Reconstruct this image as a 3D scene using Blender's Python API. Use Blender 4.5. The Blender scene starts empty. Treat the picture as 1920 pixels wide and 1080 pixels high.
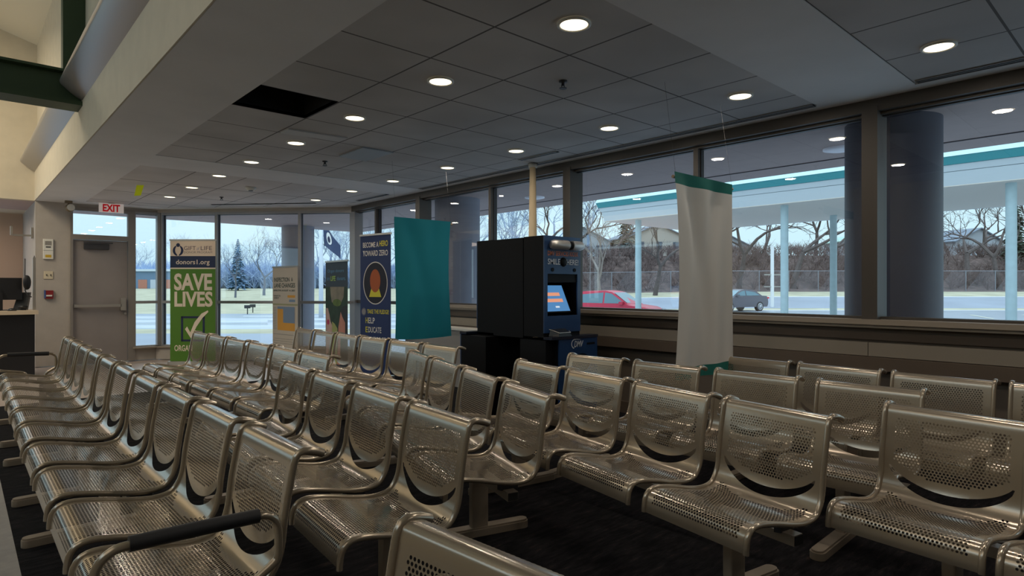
import bpy, math, random
from mathutils import Vector, Matrix
random.seed(7)
C = bpy.context.scene.collection
PI = math.pi

# ------------------------------------------------------------------ materials
def mat(name, col, rough=.6, metal=0., emit=None, es=1., bump=0., bscale=40., var=0., vscale=6., coat=0., spec=.5):
    m = bpy.data.materials.new(name); m.use_nodes = True
    nt = m.node_tree; N = nt.nodes; L = nt.links
    b = N['Principled BSDF']
    b.inputs['Base Color'].default_value = (*col, 1)
    b.inputs['Roughness'].default_value = rough
    b.inputs['Metallic'].default_value = metal
    b.inputs['Specular IOR Level'].default_value = spec
    if coat: b.inputs['Coat Weight'].default_value = coat; b.inputs['Coat Roughness'].default_value = .14
    if emit: b.inputs['Emission Color'].default_value = (*emit, 1); b.inputs['Emission Strength'].default_value = es
    tc = N.new('ShaderNodeTexCoord')
    if var:
        n = N.new('ShaderNodeTexNoise'); n.inputs['Scale'].default_value = vscale; n.inputs['Detail'].default_value = 5
        L.new(tc.outputs['Object'], n.inputs['Vector'])
        r = N.new('ShaderNodeValToRGB')
        r.color_ramp.elements[0].position = .3; r.color_ramp.elements[1].position = .7
        r.color_ramp.elements[0].color = (*[c * (1 - var) for c in col], 1)
        r.color_ramp.elements[1].color = (*[min(1, c * (1 + var)) for c in col], 1)
        L.new(n.outputs['Fac'], r.inputs['Fac']); L.new(r.outputs['Color'], b.inputs['Base Color'])
    if bump:
        n = N.new('ShaderNodeTexNoise'); n.inputs['Scale'].default_value = bscale; n.inputs['Detail'].default_value = 4
        L.new(tc.outputs['Object'], n.inputs['Vector'])
        bp = N.new('ShaderNodeBump'); bp.inputs['Strength'].default_value = bump; bp.inputs['Distance'].default_value = .01
        L.new(n.outputs['Fac'], bp.inputs['Height']); L.new(bp.outputs['Normal'], b.inputs['Normal'])
    return m

def glassmat(name, tint=(.93, .97, 1.), refl=.09):
    m = bpy.data.materials.new(name); m.use_nodes = True
    nt = m.node_tree; N = nt.nodes; L = nt.links
    N.remove(N['Principled BSDF'])
    t = N.new('ShaderNodeBsdfTransparent'); t.inputs['Color'].default_value = (*tint, 1)
    g = N.new('ShaderNodeBsdfGlossy'); g.inputs['Roughness'].default_value = 0.0; g.inputs['Color'].default_value = (1, 1, 1, 1)
    lw = N.new('ShaderNodeLayerWeight'); lw.inputs['Blend'].default_value = .5
    f = N.new('ShaderNodeMath'); f.operation = 'POWER'; f.inputs[1].default_value = 4.5; L.new(lw.outputs['Facing'], f.inputs[0])
    a = N.new('ShaderNodeMath'); a.operation = 'MULTIPLY_ADD'; a.inputs[1].default_value = 1 - refl; a.inputs[2].default_value = refl
    L.new(f.outputs[0], a.inputs[0])
    x = N.new('ShaderNodeMixShader'); L.new(a.outputs[0], x.inputs[0]); L.new(t.outputs[0], x.inputs[1]); L.new(g.outputs[0], x.inputs[2])
    L.new(x.outputs[0], N['Material Output'].inputs['Surface'])
    return m

def tilemat(name, x0, y0, px, py, col, line):
    """ceiling tiles: lines of the grid from object coordinates"""
    m = mat(name, col, .9)
    nt = m.node_tree; N = nt.nodes; L = nt.links; b = N['Principled BSDF']
    tc = [n for n in N if n.type == 'TEX_COORD'][0]
    sp = N.new('ShaderNodeSeparateXYZ'); L.new(tc.outputs['Object'], sp.inputs[0])
    outs = []
    for ax, o, p in ((0, x0, px), (1, y0, py)):
        a = N.new('ShaderNodeMath'); a.operation = 'SUBTRACT'; a.inputs[1].default_value = o - 50 * p; L.new(sp.outputs[ax], a.inputs[0])
        d = N.new('ShaderNodeMath'); d.operation = 'DIVIDE'; d.inputs[1].default_value = p; L.new(a.outputs[0], d.inputs[0])
        f = N.new('ShaderNodeMath'); f.operation = 'FRACT'; L.new(d.outputs[0], f.inputs[0])
        g = N.new('ShaderNodeMath'); g.operation = 'PINGPONG'; g.inputs[1].default_value = .5; L.new(f.outputs[0], g.inputs[0])
        c = N.new('ShaderNodeMath'); c.operation = 'LESS_THAN'; c.inputs[1].default_value = .011; L.new(g.outputs[0], c.inputs[0])
        outs.append(c)
    mx = N.new('ShaderNodeMath'); mx.operation = 'MAXIMUM'; L.new(outs[0].outputs[0], mx.inputs[0]); L.new(outs[1].outputs[0], mx.inputs[1])
    n = N.new('ShaderNodeTexNoise'); n.inputs['Scale'].default_value = 1.3; L.new(tc.outputs['Object'], n.inputs['Vector'])
    r = N.new('ShaderNodeValToRGB'); r.color_ramp.elements[0].position = .3; r.color_ramp.elements[1].position = .7
    r.color_ramp.elements[0].color = (*[v * .86 for v in col], 1); r.color_ramp.elements[1].color = (*[v * 1.1 for v in col], 1)
    L.new(n.outputs['Fac'], r.inputs['Fac'])
    x = N.new('ShaderNodeMix'); x.data_type = 'RGBA'; L.new(mx.outputs[0], x.inputs[0]); L.new(r.outputs['Color'], x.inputs[6]); x.inputs[7].default_value = (*line, 1)
    L.new(x.outputs[2], b.inputs['Base Color'])
    return m

CRV = math.atan2(-.6724, .7401)
M = {}
M['chair'] = mat('beige_powder_coat', (.38, .315, .235), .22, .6, bump=.02, bscale=300, coat=.5)
M['chairdark'] = mat('beige_painted_steel', (.30, .245, .185), .42, .25)
M['pad'] = mat('black_rubber_pad', (.012, .012, .014), .55)
M['wall'] = mat('grey_beige_wall_paint', (.42, .375, .335), .8, bump=.05, bscale=120, var=.05)
M['warmwall'] = mat('cream_wall_paint', (.62, .55, .43), .8, var=.04)
M['soffit'] = mat('soffit_paint', (.74, .73, .73), .8, var=.04, vscale=2)
M['frame'] = mat('bronze_grey_aluminium', (.30, .29, .29), .4, .3)
M['frame2'] = mat('dark_bronze_aluminium', (.075, .064, .054), .45, .2)
M['framedark'] = mat('dark_gasket', (.03, .03, .035), .5)
M['sill'] = mat('sill_paint', (.30, .25, .195), .42)
M['browntrim'] = mat('brown_wall_panel', (.105, .075, .052), .5)
M['cream'] = mat('cream_wall_panel', (.235, .20, .155), .6)
M['rail'] = mat('taupe_rail', (.13, .10, .075), .5)
M['carpet'] = None
M['tile'] = tilemat('ceiling_tile', 1.605, 1.966, .617, .6235, (.56, .545, .54), (.13, .12, .12))
M['tile2'] = tilemat('ceiling_tile_far', 1.605, 8.32, .617, .6235 * 2, (.62, .59, .575), (.14, .125, .12))
M['tile3'] = tilemat('ceiling_tile_near', 5.03 - .617 * 4, 1.293, .617, .6235, (.56, .53, .52), (.14, .125, .12))
M['black'] = mat('black', (.004, .004, .004), .9)
M['blackplastic'] = mat('black_plastic', (.012, .012, .014), .35)
M['lamp'] = mat('lamp_lens', (1, .95, .8), .4, emit=(1., .86, .60), es=3.2)
M['lamprim'] = mat('lamp_rim', (.7, .68, .62), .4)
M['white'] = mat('white_plastic', (.70, .68, .62), .5)
M['door'] = mat('taupe_door_paint', (.25, .22, .21), .5, bump=.03, bscale=60, var=.05, vscale=3)
M['metal'] = mat('brushed_steel', (.45, .42, .38), .35, .8)
M['green'] = mat('dark_green_steel', (.030, .060, .026), .55)
M['cove'] = mat('silver_cove', (.36, .34, .33), .3, .45)
M['glass'] = glassmat('window_glass')
M['soft'] = mat('outdoor_soffit', (.50, .385, .36), .8, var=.03)
M['columndark'] = mat('column_dark_copy', (.045, .05, .085), .5, var=.05)  # darker copy of the column colour for the near columns
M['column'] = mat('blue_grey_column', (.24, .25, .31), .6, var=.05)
M['counter'] = mat('counter_laminate', (.62, .50, .36), .4)
M['tilefloor'] = mat('beige_floor_tile', (.42, .35, .31), .35, var=.08, vscale=3)
M['walk'] = mat('grey_walkway_floor', (.33, .31, .29), .5, var=.12, vscale=14)

def carpet():
    m = mat('dark_carpet', (.012, .011, .012), .95)
    nt = m.node_tree; N = nt.nodes; L = nt.links; b = N['Principled BSDF']
    b.inputs['Specular IOR Level'].default_value = .1
    tc = [n for n in N if n.type == 'TEX_COORD'][0]
    mp = N.new('ShaderNodeMapping'); mp.inputs['Scale'].default_value = (3, 14, 1); L.new(tc.outputs['Object'], mp.inputs[0])
    n = N.new('ShaderNodeTexNoise'); n.inputs['Scale'].default_value = 2.2; n.inputs['Detail'].default_value = 8; n.inputs['Roughness'].default_value = .75
    L.new(mp.outputs[0], n.inputs['Vector'])
    r = N.new('ShaderNodeValToRGB'); e = r.color_ramp.elements
    e[0].position = .42; e[0].color = (.007, .007, .008, 1); e[1].position = .75; e[1].color = (.075, .05, .035, 1)
    k = e.new(.58); k.color = (.018, .016, .018, 1)
    L.new(n.outputs['Fac'], r.inputs['Fac']); L.new(r.outputs['Color'], b.inputs['Base Color'])
    n2 = N.new('ShaderNodeTexNoise'); n2.inputs['Scale'].default_value = 220; L.new(tc.outputs['Object'], n2.inputs['Vector'])
    bp = N.new('ShaderNodeBump'); bp.inputs['Strength'].default_value = .6; bp.inputs['Distance'].default_value = .01
    L.new(n2.outputs['Fac'], bp.inputs['Height']); L.new(bp.outputs['Normal'], b.inputs['Normal'])
    return m
M['carpet'] = carpet()

# ------------------------------------------------------------------ mesh helpers
LAST = [None]
class MB:
    def __init__(s): s.v = []; s.f = []; s.mi = []
    def add(s, vs, fs, mi=0):
        o = len(s.v); s.v += [tuple(v) for v in vs]; s.f += [tuple(i + o for i in f) for f in fs]; s.mi += [mi] * len(fs)
    def box(s, x0, x1, y0, y1, z0, z1, mi=0):
        s.add([(x, y, z) for z in (z0, z1) for y in (y0, y1) for x in (x0, x1)],
              [(0, 2, 3, 1), (4, 5, 7, 6), (0, 1, 5, 4), (1, 3, 7, 5), (3, 2, 6, 7), (2, 0, 4, 6)], mi)
        return s
    def bev(s, x0, x1, y0, y1, z0, z1, r=.01, mi=0, n=3):
        """box with rounded vertical edges"""
        pts = []
        for cx, cy, a0 in ((x1 - r, y1 - r, 0), (x0 + r, y1 - r, 90), (x0 + r, y0 + r, 180), (x1 - r, y0 + r, 270)):
            for k in range(n + 1):
                a = math.radians(a0 + 90 * k / n); pts.append((cx + r * math.cos(a), cy + r * math.sin(a)))
        return s.prism(pts, z0, z1, mi)
    def prism(s, pts, z0, z1, mi=0, m=None):
        n = len(pts)
        vs = [(x, y, z0) for x, y in pts] + [(x, y, z1) for x, y in pts]
        if m: vs = [m(v) for v in vs]
        s.add(vs, [tuple(range(n))[::-1], tuple(range(n, 2 * n))] + [(i, (i + 1) % n, (i + 1) % n + n, i + n) for i in range(n)], mi)
        return s
    def tube(s, path, r, n=10, mi=0, cap=True):
        P = [Vector(p) for p in path]; rings = []
        up = Vector((0, 0, 1)); prev = None
        for i, p in enumerate(P):
            d = (P[min(i + 1, len(P) - 1)] - P[max(i - 1, 0)]).normalized()
            if prev is None:
                a = d.cross(up)
                if a.length < .05: a = d.cross(Vector((0, 1, 0)))
                a.normalize()
            else:
                a = (prev - d * prev.dot(d)).normalized()
            prev = a; b = d.cross(a)
            rr = r[i] if isinstance(r, (list, tuple)) else r
            rings.append([p + a * rr * math.cos(2 * PI * k / n) + b * rr * math.sin(2 * PI * k / n) for k in range(n)])
        vs = [v for R in rings for v in R]; fs = []
        for i in range(len(P) - 1):
            for k in range(n):
                fs.append((i * n + k, i * n + (k + 1) % n, (i + 1) * n + (k + 1) % n, (i + 1) * n + k))
        if cap: fs += [tuple(range(n))[::-1], tuple(range((len(P) - 1) * n, len(P) * n))]
        s.add(vs, fs, mi); return s
    def cyl(s, c, r, z0, z1, n=32, mi=0):
        return s.tube([(c[0], c[1], z0), (c[0], c[1], z1)], r, n, mi)
    def disc(s, c, r, n=32, mi=0, r2=None):
        if r2 is None:
            s.add([(c[0] + r * math.cos(2 * PI * k / n), c[1] + r * math.sin(2 * PI * k / n), c[2]) for k in range(n)], [tuple(range(n))[::-1]], mi)
        return s
    def lathe(s, prof, c=(0, 0, 0), n=32, mi=0):
        vs = []; fs = []
        for r, z in prof:
            for k in range(n): vs.append((c[0] + r * math.cos(2 * PI * k / n), c[1] + r * math.sin(2 * PI * k / n), c[2] + z))
        for i in range(len(prof) - 1):
            for k in range(n): fs.append((i * n + k, i * n + (k + 1) % n, (i + 1) * n + (k + 1) % n, (i + 1) * n + k))
        s.add(vs, fs, mi); return s
    def build(s, name, mt, parent=None, smooth=False, loc=None, rotz=None, auto=None):
        me = bpy.data.meshes.new(name); me.from_pydata(s.v, [], s.f)
        for m_ in (mt if isinstance(mt, (list, tuple)) else [mt]): me.materials.append(m_)
        me.polygons.foreach_set('material_index', s.mi)
        if smooth or auto: me.polygons.foreach_set('use_smooth', [True] * len(s.f))
        me.validate(); me.update()
        if auto:
            try: me.set_sharp_from_angle(angle=math.radians(auto))
            except Exception: pass
        o = bpy.data.objects.new(name, me); C.objects.link(o)
        if parent: o.parent = parent
        if loc: o.location = loc
        if rotz is not None: o.rotation_euler = (0, 0, rotz)
        LAST[0] = o
        return o

def thing(name, label, cat, loc=(0, 0, 0), rotz=0., group=None):
    o = bpy.data.objects.new(name, None); C.objects.link(o); o.empty_display_size = .1
    o.location = loc; o.rotation_euler = (0, 0, rotz); o['label'] = label; o['category'] = cat
    if group: o['group'] = group
    return o
def tag(o, label, cat, group=None, kind=None):
    o['label'] = label; o['category'] = cat
    if group: o['group'] = group
    if kind: o['kind'] = kind
    return o
def struct(o, label=None, cat=None):
    o['kind'] = 'structure'
    if label: o['label'] = label
    if cat: o['category'] = cat
    return o
def box(name, x0, x1, y0, y1, z0, z1, mt, parent=None):
    return MB().box(x0, x1, y0, y1, z0, z1).build(name, mt, parent)

# ------------------------------------------------------------------ flat lettering
def letters(name, body, mt, parent, x, z, w, h, y=-.004, bold=.0, shear=0., align='L', M4=None, extr=0.0008):
    """lettering fitted into a w x h box whose lower-left corner is (x,z) in the parent's x-z plane, facing -y"""
    cu = bpy.data.curves.new('lettering', 'FONT'); cu.body = body; cu.size = 1; cu.offset = bold; cu.shear = shear
    cu.resolution_u = 3; cu.extrude = .0
    if align == 'C': cu.align_x = 'CENTER'
    ob = bpy.data.objects.new('tmp', cu); C.objects.link(ob)
    dg = bpy.context.evaluated_depsgraph_get(); dg.update()
    me = bpy.data.meshes.new_from_object(ob.evaluated_get(dg))
    bpy.data.objects.remove(ob)
    xs = [v.co.x for v in me.vertices]; ys = [v.co.y for v in me.vertices]
    if not xs: return None
    x0, x1, y0, y1 = min(xs), max(xs), min(ys), max(ys)
    for v in me.vertices:
        p = Vector((x + (v.co.x - x0) / (x1 - x0) * w, y, z + (v.co.y - y0) / (y1 - y0) * h))
        v.co = (M4 @ p) if M4 else p
    me.materials.clear(); me.materials.append(mt); me.name = name
    o = bpy.data.objects.new(name, me); C.objects.link(o); o.parent = parent
    return o
def flat(name, pts, mt, parent, y=-.003, M4=None):
    vs = [Vector((px, y, pz)) for px, pz in pts]
    if M4: vs = [M4 @ v for v in vs]
    b = MB(); b.add(vs, [tuple(range(len(vs)))]); return b.build(name, mt, parent)
def rect(x0, x1, z0, z1): return [(x0, z0), (x1, z0), (x1, z1), (x0, z1)]
def circ(cx, cz, rx, rz=None, n=28):
    rz = rz or rx
    return [(cx + rx * math.cos(2 * PI * k / n), cz + rz * math.sin(2 * PI * k / n)) for k in range(n)]
def ringflat(name, cx, cz, rx, rz, wd, mt, parent, y, a0=0, a1=360, n=40):
    b = MB(); vs = []; fs = []
    for k in range(n + 1):
        a = math.radians(a0 + (a1 - a0) * k / n)
        for q in (0, wd): vs.append((cx + (rx - q) * math.cos(a), y, cz + (rz - q) * math.sin(a)))
    for k in range(n): fs.append((2 * k, 2 * k + 1, 2 * k + 3, 2 * k + 2))
    b.add(vs, fs); return b.build(name, mt, parent)

# ================================================================== BENCHES
PR = [(.0, .786), (.014, .791), (.034, .7965), (.054, .7985), (.071, .7925), (.081, .775), (.088, .745), (.099, .69), (.110, .63), (.118, .575), (.124, .52), (.133, .478), (.150, .442),
      (.18, .412), (.245, .402), (.33, .413), (.42, .434), (.50, .450), (.548, .454), (.582, .445), (.602, .420), (.609, .385), (.610, .362)]
def catmull(P, n=16):
    out = []
    for i in range(len(P) - 1):
        p0 = P[max(i - 1, 0)]; p1 = P[i]; p2 = P[i + 1]; p3 = P[min(i + 2, len(P) - 1)]
        for k in range(n):
            t = k / n
            out.append(tuple(.5 * ((2 * p1[j]) + (-p0[j] + p2[j]) * t + (2 * p0[j] - 5 * p1[j] + 4 * p2[j] - p3[j]) * t * t + (-p0[j] + 3 * p1[j] - 3 * p2[j] + p3[j]) * t ** 3) for j in (0, 1)))
    out.append(P[-1]); return out
DP = catmull(PR)
AL = [0.]
for i in range(1, len(DP)): AL.append(AL[-1] + math.dist(DP[i], DP[i - 1]))
TEND = AL[-1]
def prof(t):
    t = max(0, min(TEND, t)); lo, hi = 0, len(AL) - 1
    while hi - lo > 1:
        m = (lo + hi) // 2
        if AL[m] <= t: lo = m
        else: hi = m
    k = (t - AL[lo]) / max(1e-9, AL[hi] - AL[lo])
    return (DP[lo][0] + k * (DP[hi][0] - DP[lo][0]), DP[lo][1] + k * (DP[hi][1] - DP[lo][1]))
def tz(z):   # arclength where the back passes height z
    t = .12
    while prof(t)[1] > z: t += .002
    return t
W = .250; SW = .222
tE = tz(.548); tC = tz(.462); tLE = tz(.528); tLC = tz(.428)
def U(s):
    q = min(1, abs(s) / SW); return tE + (tC - tE) * (1 - q * q) ** .72
def Lw(s):
    q = min(1, abs(s) / SW); return tLE + (tLC - tLE) * (1 - q * q) ** .72
PT = .0136
def sheet(which):
    h = PT * math.sqrt(3) / 2; R = PT / math.sqrt(3); rh = .0046
    V = []; F = []; key = {}
    def vert(s, t):
        s = max(-W, min(W, s))
        if which == 'back':
            hi = U(s) if abs(s) < SW else (tE + tLE) / 2
            t = max(.016, min(hi, t))
        else:
            lo = Lw(s) if abs(s) < SW else (tE + tLE) / 2
            t = min(TEND, max(lo, t))
        k = (round(s * 20000), round(t * 20000))
        if k not in key:
            x, z = prof(t); key[k] = len(V); V.append((x, s, z))
        return key[k]
    j0, j1 = (0, int((tC + .03) / h)) if which == 'back' else (int((tLE - .03) / h), int(TEND / h) + 1)
    ni = int(W / PT) + 1
    for j in range(j0, j1 + 1):
        for i in range(-ni, ni + 1):
            s = (i + .5 * (j & 1)) * PT; t = j * h
            if abs(s) > W + R or (which == 'back' and t < .012): continue
            if which == 'back':
                if t > (U(s) if abs(s) < SW else (tE + tLE) / 2) + R * 1.3: continue
                hole = abs(s) < .205 and t > .122 and t < U(s) - .040
            else:
                if t < (Lw(s) if abs(s) < SW else (tE + tLE) / 2) - R * 1.3 or t > TEND + R: continue
                hole = abs(s) < .212 and t < TEND - .045 and t > Lw(s * .93) + .062
            oc = [(s + R * math.sin(PI / 3 * k), t + R * math.cos(PI / 3 * k)) for k in range(6)]
            ov = [vert(*p) for p in oc]
            if not hole:
                u = []
                for q in ov:
                    if q not in u: u.append(q)
                if len(u) > 2: F.append(tuple(u))
            else:
                iv = []
                for k in range(12):
                    a = PI / 6 * k; x, z = prof(t + rh * math.cos(a)); iv.append(len(V)); V.append((x, s + rh * math.sin(a), z))
                for k in range(6):
                    F.append((ov[k], ov[(k + 1) % 6], iv[(2 * k + 2) % 12], iv[2 * k + 1], iv[2 * k]))
    me = bpy.data.meshes.new('seat_sheet' if which != 'back' else 'backrest_sheet'); me.from_pydata(V, [], F)
    me.materials.append(M['chair']); me.polygons.foreach_set('use_smooth', [True] * len(F)); me.validate(); me.update()
    return me
ME_BACK = sheet('back'); ME_SEAT = sheet('seat')
b = MB()
path = [prof(TEND * k / 54) for k in range(55)]
b.tube([(-.012, 0, .781)] + [(x, 0, z) for x, z in path], [.0150, .0150, .0150, .0145, .0135] + [.0118] * (len(path) - 4), 12)
b.tube([(-.0145, 0, .7805), (-.010, 0, .7815)], .0125, 12, mi=1)
fr = b.build('side_frame', [M['chair'], M['black']], auto=50); ME_FRAME = fr.data; bpy.data.objects.remove(fr)
b = MB(); b.prism([(.20, -.012), (.31, -.012), (.30, .012), (.21, .012)], .350, .396)
o_ = b.build('seat_bracket', M['framedark']); ME_BRK = o_.data; bpy.data.objects.remove(o_)
# leg: post plus foot bar
def leg_meshes():
    p = MB().bev(.215, .310, -.024, .024, .03, .352, .008)
    o = p.build('leg', M['chairdark'], auto=40); a = o.data; bpy.data.objects.remove(o)
    f = MB(); pts = []
    n = 8
    for k in range(n + 1): t = -PI / 2 + PI * k / n; pts.append((.615 + .03 * math.cos(t), .036 * math.sin(t)))
    for k in range(n + 1): t = PI / 2 + PI * k / n; pts.append((.0 + .03 * math.cos(t), .036 * math.sin(t)))
    f.prism(pts, .002, .038); f.prism([(x * .985 + .005, y * .8) for x, y in pts], .038, .048)
    o = f.build('foot', M['chairdark'], auto=40); c = o.data; bpy.data.objects.remove(o)
    return a, c
ME_LEG, ME_FOOT = leg_meshes()
def armrest_meshes():
    b = MB()
    pth = [(.235, 0, .335), (.235, 0, .40), (.22, 0, .435), (.16, 0, .475), (.145, 0, .50), (.145, 0, .575), (.155, 0, .61), (.185, 0, .63), (.23, 0, .633),
           (.38, 0, .637), (.54, 0, .640), (.585, 0, .633), (.615, 0, .605), (.625, 0, .56), (.615, 0, .51), (.59, 0, .485), (.43, 0, .455), (.395, 0, .43), (.385, 0, .40), (.385, 0, .335)]
    P = []
    for i in range(len(pth) - 1):
        p0 = pth[max(i - 1, 0)]; p1 = pth[i]; p2 = pth[i + 1]; p3 = pth[min(i + 2, len(pth) - 1)]
        for k in range(4):
            t = k / 4; P.append(tuple(.5 * ((2 * p1[j]) + (-p0[j] + p2[j]) * t + (2 * p0[j] - 5 * p1[j] + 4 * p2[j] - p3[j]) * t * t + (-p0[j] + 3 * p1[j] - 3 * p2[j] + p3[j]) * t ** 3) for j in range(3)))
    P.append(pth[-1])
    b.tube(P, .013, 12)
    o = b.build('armrest', M['chair'], smooth=True); a = o.data; bpy.data.objects.remove(o)
    b = MB(); b.tube([(.205, 0, .634), (.38, 0, .640), (.545, 0, .643)], .0215, 14)
    o = b.build('armrest_pad', M['pad'], auto=50); c = o.data; bpy.data.objects.remove(o)
    return a, c
ME_ARM, ME_APAD = armrest_meshes()
def child(name, me, parent, loc=(0, 0, 0)):
    o = bpy.data.objects.new(name, me); C.objects.link(o); o.parent = parent; o.location = loc; return o
HW = .268
def bench(near, far, n, label, pitch=None, arms=(), lg_=.33):
    """near/far: floor positions under the near-side back corners of the first and last seat; seats face left of that direction"""
    d = Vector((far[0] - near[0], far[1] - near[1])); L = d.length
    u = d / L if n > 1 else d.normalized()
    p = pitch or L / (n - 1)
    fx = Vector((-u.y, u.x))
    t = thing('beam_bench', label, 'bench', (near[0], near[1], 0), math.atan2(fx.y, fx.x), 'perforated metal waiting-area benches')
    ln = (n - 1) * p + 2 * HW
    for k in range(n):
        y = -(HW + k * p)
        child('seat', ME_SEAT, t, (0, y, 0)); child('backrest', ME_BACK, t, (0, y, 0)); 
        for s_ in (-1, 1):
            child('side_frame', ME_FRAME, t, (0, y + s_ * (W + .006), 0)); child('seat_bracket', ME_BRK, t, (0, y + s_ * .175, 0))
    MB().box(.235, .290, -ln + .03, -.03, .312, .354).build('beam', M['chairdark'], t)
    for yy_ in (-ln + .028, -.028): MB().box(.238, .287, yy_ - .003, yy_ + .003, .315, .351).build('beam_cap', M['black'], t)
    ys = [-lg_, -(ln - lg_)]
    if n == 1: ys = [-HW]
    for y in ys:
        lg = child('leg', ME_LEG, t, (0, y, 0)); child('foot', ME_FOOT, lg)
    for e in arms:
        y = .012 if e == 'near' else -ln - .012
        a = child('armrest', ME_ARM, t, (0, y, 0)); child('armrest_pad', ME_APAD, a)
    return t
bench((.885, 1.91), (.885, 3.785), 4, 'beige perforated bench of four seats whose near end has the large black-padded armrest', arms=('near',))
bench((.885, 4.44), (.895, 5.69), 3, 'beige perforated bench continuing the left row, next beyond the four-seat one with the near armrest')
bench((.90, 6.27), (.915, 7.50), 3, 'farthest beige bench of the left row, with a small padded armrest beside the black counter', arms=('far',))
bench((.98, -.545), (.865, .68), 3, 'beige perforated bench cut off by the bottom edge, only one seat back showing')
bench((1.575, 1.88), (1.735, 3.75), 4, 'beige perforated four-seat bench angled directly behind the left row, its foot reaching onto dark carpet')
bench((2.20, 4.42), (2.20, 5.65), 3, 'beige bench of three seats before the teal hanging banner, second row back, near half')
bench((2.19, 6.26), (2.18, 7.46), 3, 'shiny beige bench whose backs overlap the foot of the green pull-up banner')
bench((3.34, 4.30), (3.335, 5.50), 3, 'beige three-seat bench below the dark blue pledge banner and the teal banner')
bench((3.335, 6.10), (3.36, 7.30), 3, 'beige three-seat bench below the inspection banner, farthest from the kiosks')
bench((2.205, 2.05), (2.735, 3.86), 4, 'beige perforated four-seat bench angled in the middle, left of the dark kiosks', lg_=.45)
bench((2.71, .95), (3.02, 2.76), 4, 'beige perforated four-seat bench in the right half, right in front of the open dark carpet')
bench((3.74, .89), (3.70, 2.78), 4, 'beige perforated four-seat bench just in front of the white hanging banner')
bench((4.40, .12), (4.45, 1.88), 4, 'beige perforated bench nearest the wall under the large windows, right of the white banner')
bench((3.11, -.17), (3.17, .435), 2, 'large beige perforated bench at the right edge, its foot sticking out on the carpet', pitch=.56)

# ================================================================== ROOM
XG = 5.35           # glass plane of the right wall
CZ = 2.779
PA = Vector((2.80, 12.9)); PB = Vector((5.35, 10.03))
# floor
def floor_obj(name, x0, x1, y0, y1, z0, z1, mt, label):
    o = box(name, x0, x1, y0, y1, z0, z1, mt); return struct(o, label)
floor_obj('floor', -4.2, 5.5, -4.2, 16, -.2, -.012, M['tilefloor'], 'beige tiled floor beyond the carpet')
floor_obj('floor_carpet', .22, 5.25, -4.2, 8.9, -.012, 0, M['carpet'], 'dark patterned carpet under the benches')
floor_obj('floor_walkway', -4.2, .22, -4.2, 12.8, -.012, .0, M['walk'], 'light grey walkway floor along the left edge')
# ceiling: drywall soffits (flush) + tile panels
cb = MB()
y0s = (1.293, 1.966, 7.57, 8.32)
T = .10
def chamf(x0, x1, y0):   # polygon of far soffit region clipped by chamfer
    pass
cb.box(.965, 1.605, -4.2, 13.1, CZ, CZ + T)
cb.box(5.07, 5.5, -4.2, 9.95, CZ, CZ + T)
cb.box(1.605, 5.07, 1.293, 1.966, CZ, CZ + T)
cb.box(1.605, 5.07, 7.57, 8.32, CZ, CZ + T)
struct(cb.build('ceiling', M['soffit']), 'grey drywall soffit bands of the ceiling')
# far soffit rim along the chamfer and door wall
rim = MB()
def chx(y): return PB.x + (PA.x - PB.x) * (y - PB.y) / (PA.y - PB.y)
rim.prism([(1.605, 12.45), (2.9, 12.45), (5.07, 10.02), (5.07, 9.90), (5.55, 9.90), (5.50, 10.2), (2.95, 13.1), (1.605, 13.1)], CZ, CZ + T)
struct(rim.build('ceiling_rim', M['soffit']), 'grey drywall ceiling edge above the angled windows')
hx0, hx1, hy0, hy1 = 1.612, 2.205, 4.46, 5.075
tp = MB()
z0, z1 = CZ + .006, CZ + .03
tp.box(1.605, hx0, 1.966, 7.57, z0, z1); tp.box(hx0, hx1, 1.966, hy0, z0, z1); tp.box(hx0, hx1, hy1, 7.57, z0, z1); tp.box(hx1, 5.07, 1.966, 7.57, z0, z1)
struct(tp.build('ceiling_tiles', M['tile']), 'grid of square grey ceiling tiles with one tile missing')
tp = MB(); tp.prism([(1.605, 8.32), (5.07, 8.32), (5.07, 10.05), (2.9, 12.47), (1.605, 12.47)], z0, z1)
struct(tp.build('ceiling_tiles_far', M['tile2']), 'ceiling tiles of the far bay near the exit')
tp = MB(); tp.box(1.605, 5.03, -4.2, 1.293, z0, z1)
struct(tp.build('ceiling_tiles_near', M['tile3']), 'ceiling tiles of the near bay')
hb = MB(); hb.box(hx0, hx1, hy0 - .01, hy0, z0, z1 + .5).box(hx0, hx1, hy1, hy1 + .01, z0, z1 + .5).box(hx0 - .01, hx0, hy0, hy1, z0, z1 + .5).box(hx1, hx1 + .01, hy0, hy1, z0, z1 + .5).box(hx0, hx1, hy0, hy1, z1 + .5, z1 + .52)
struct(hb.build('ceiling_opening', M['black']), 'black opening where a ceiling tile is missing')
# roof slab above (keeps daylight out)
struct(box('roof_slab', .965, 5.6, -4.2, 13.2, 3.5, 3.6, M['soffit']))
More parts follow.
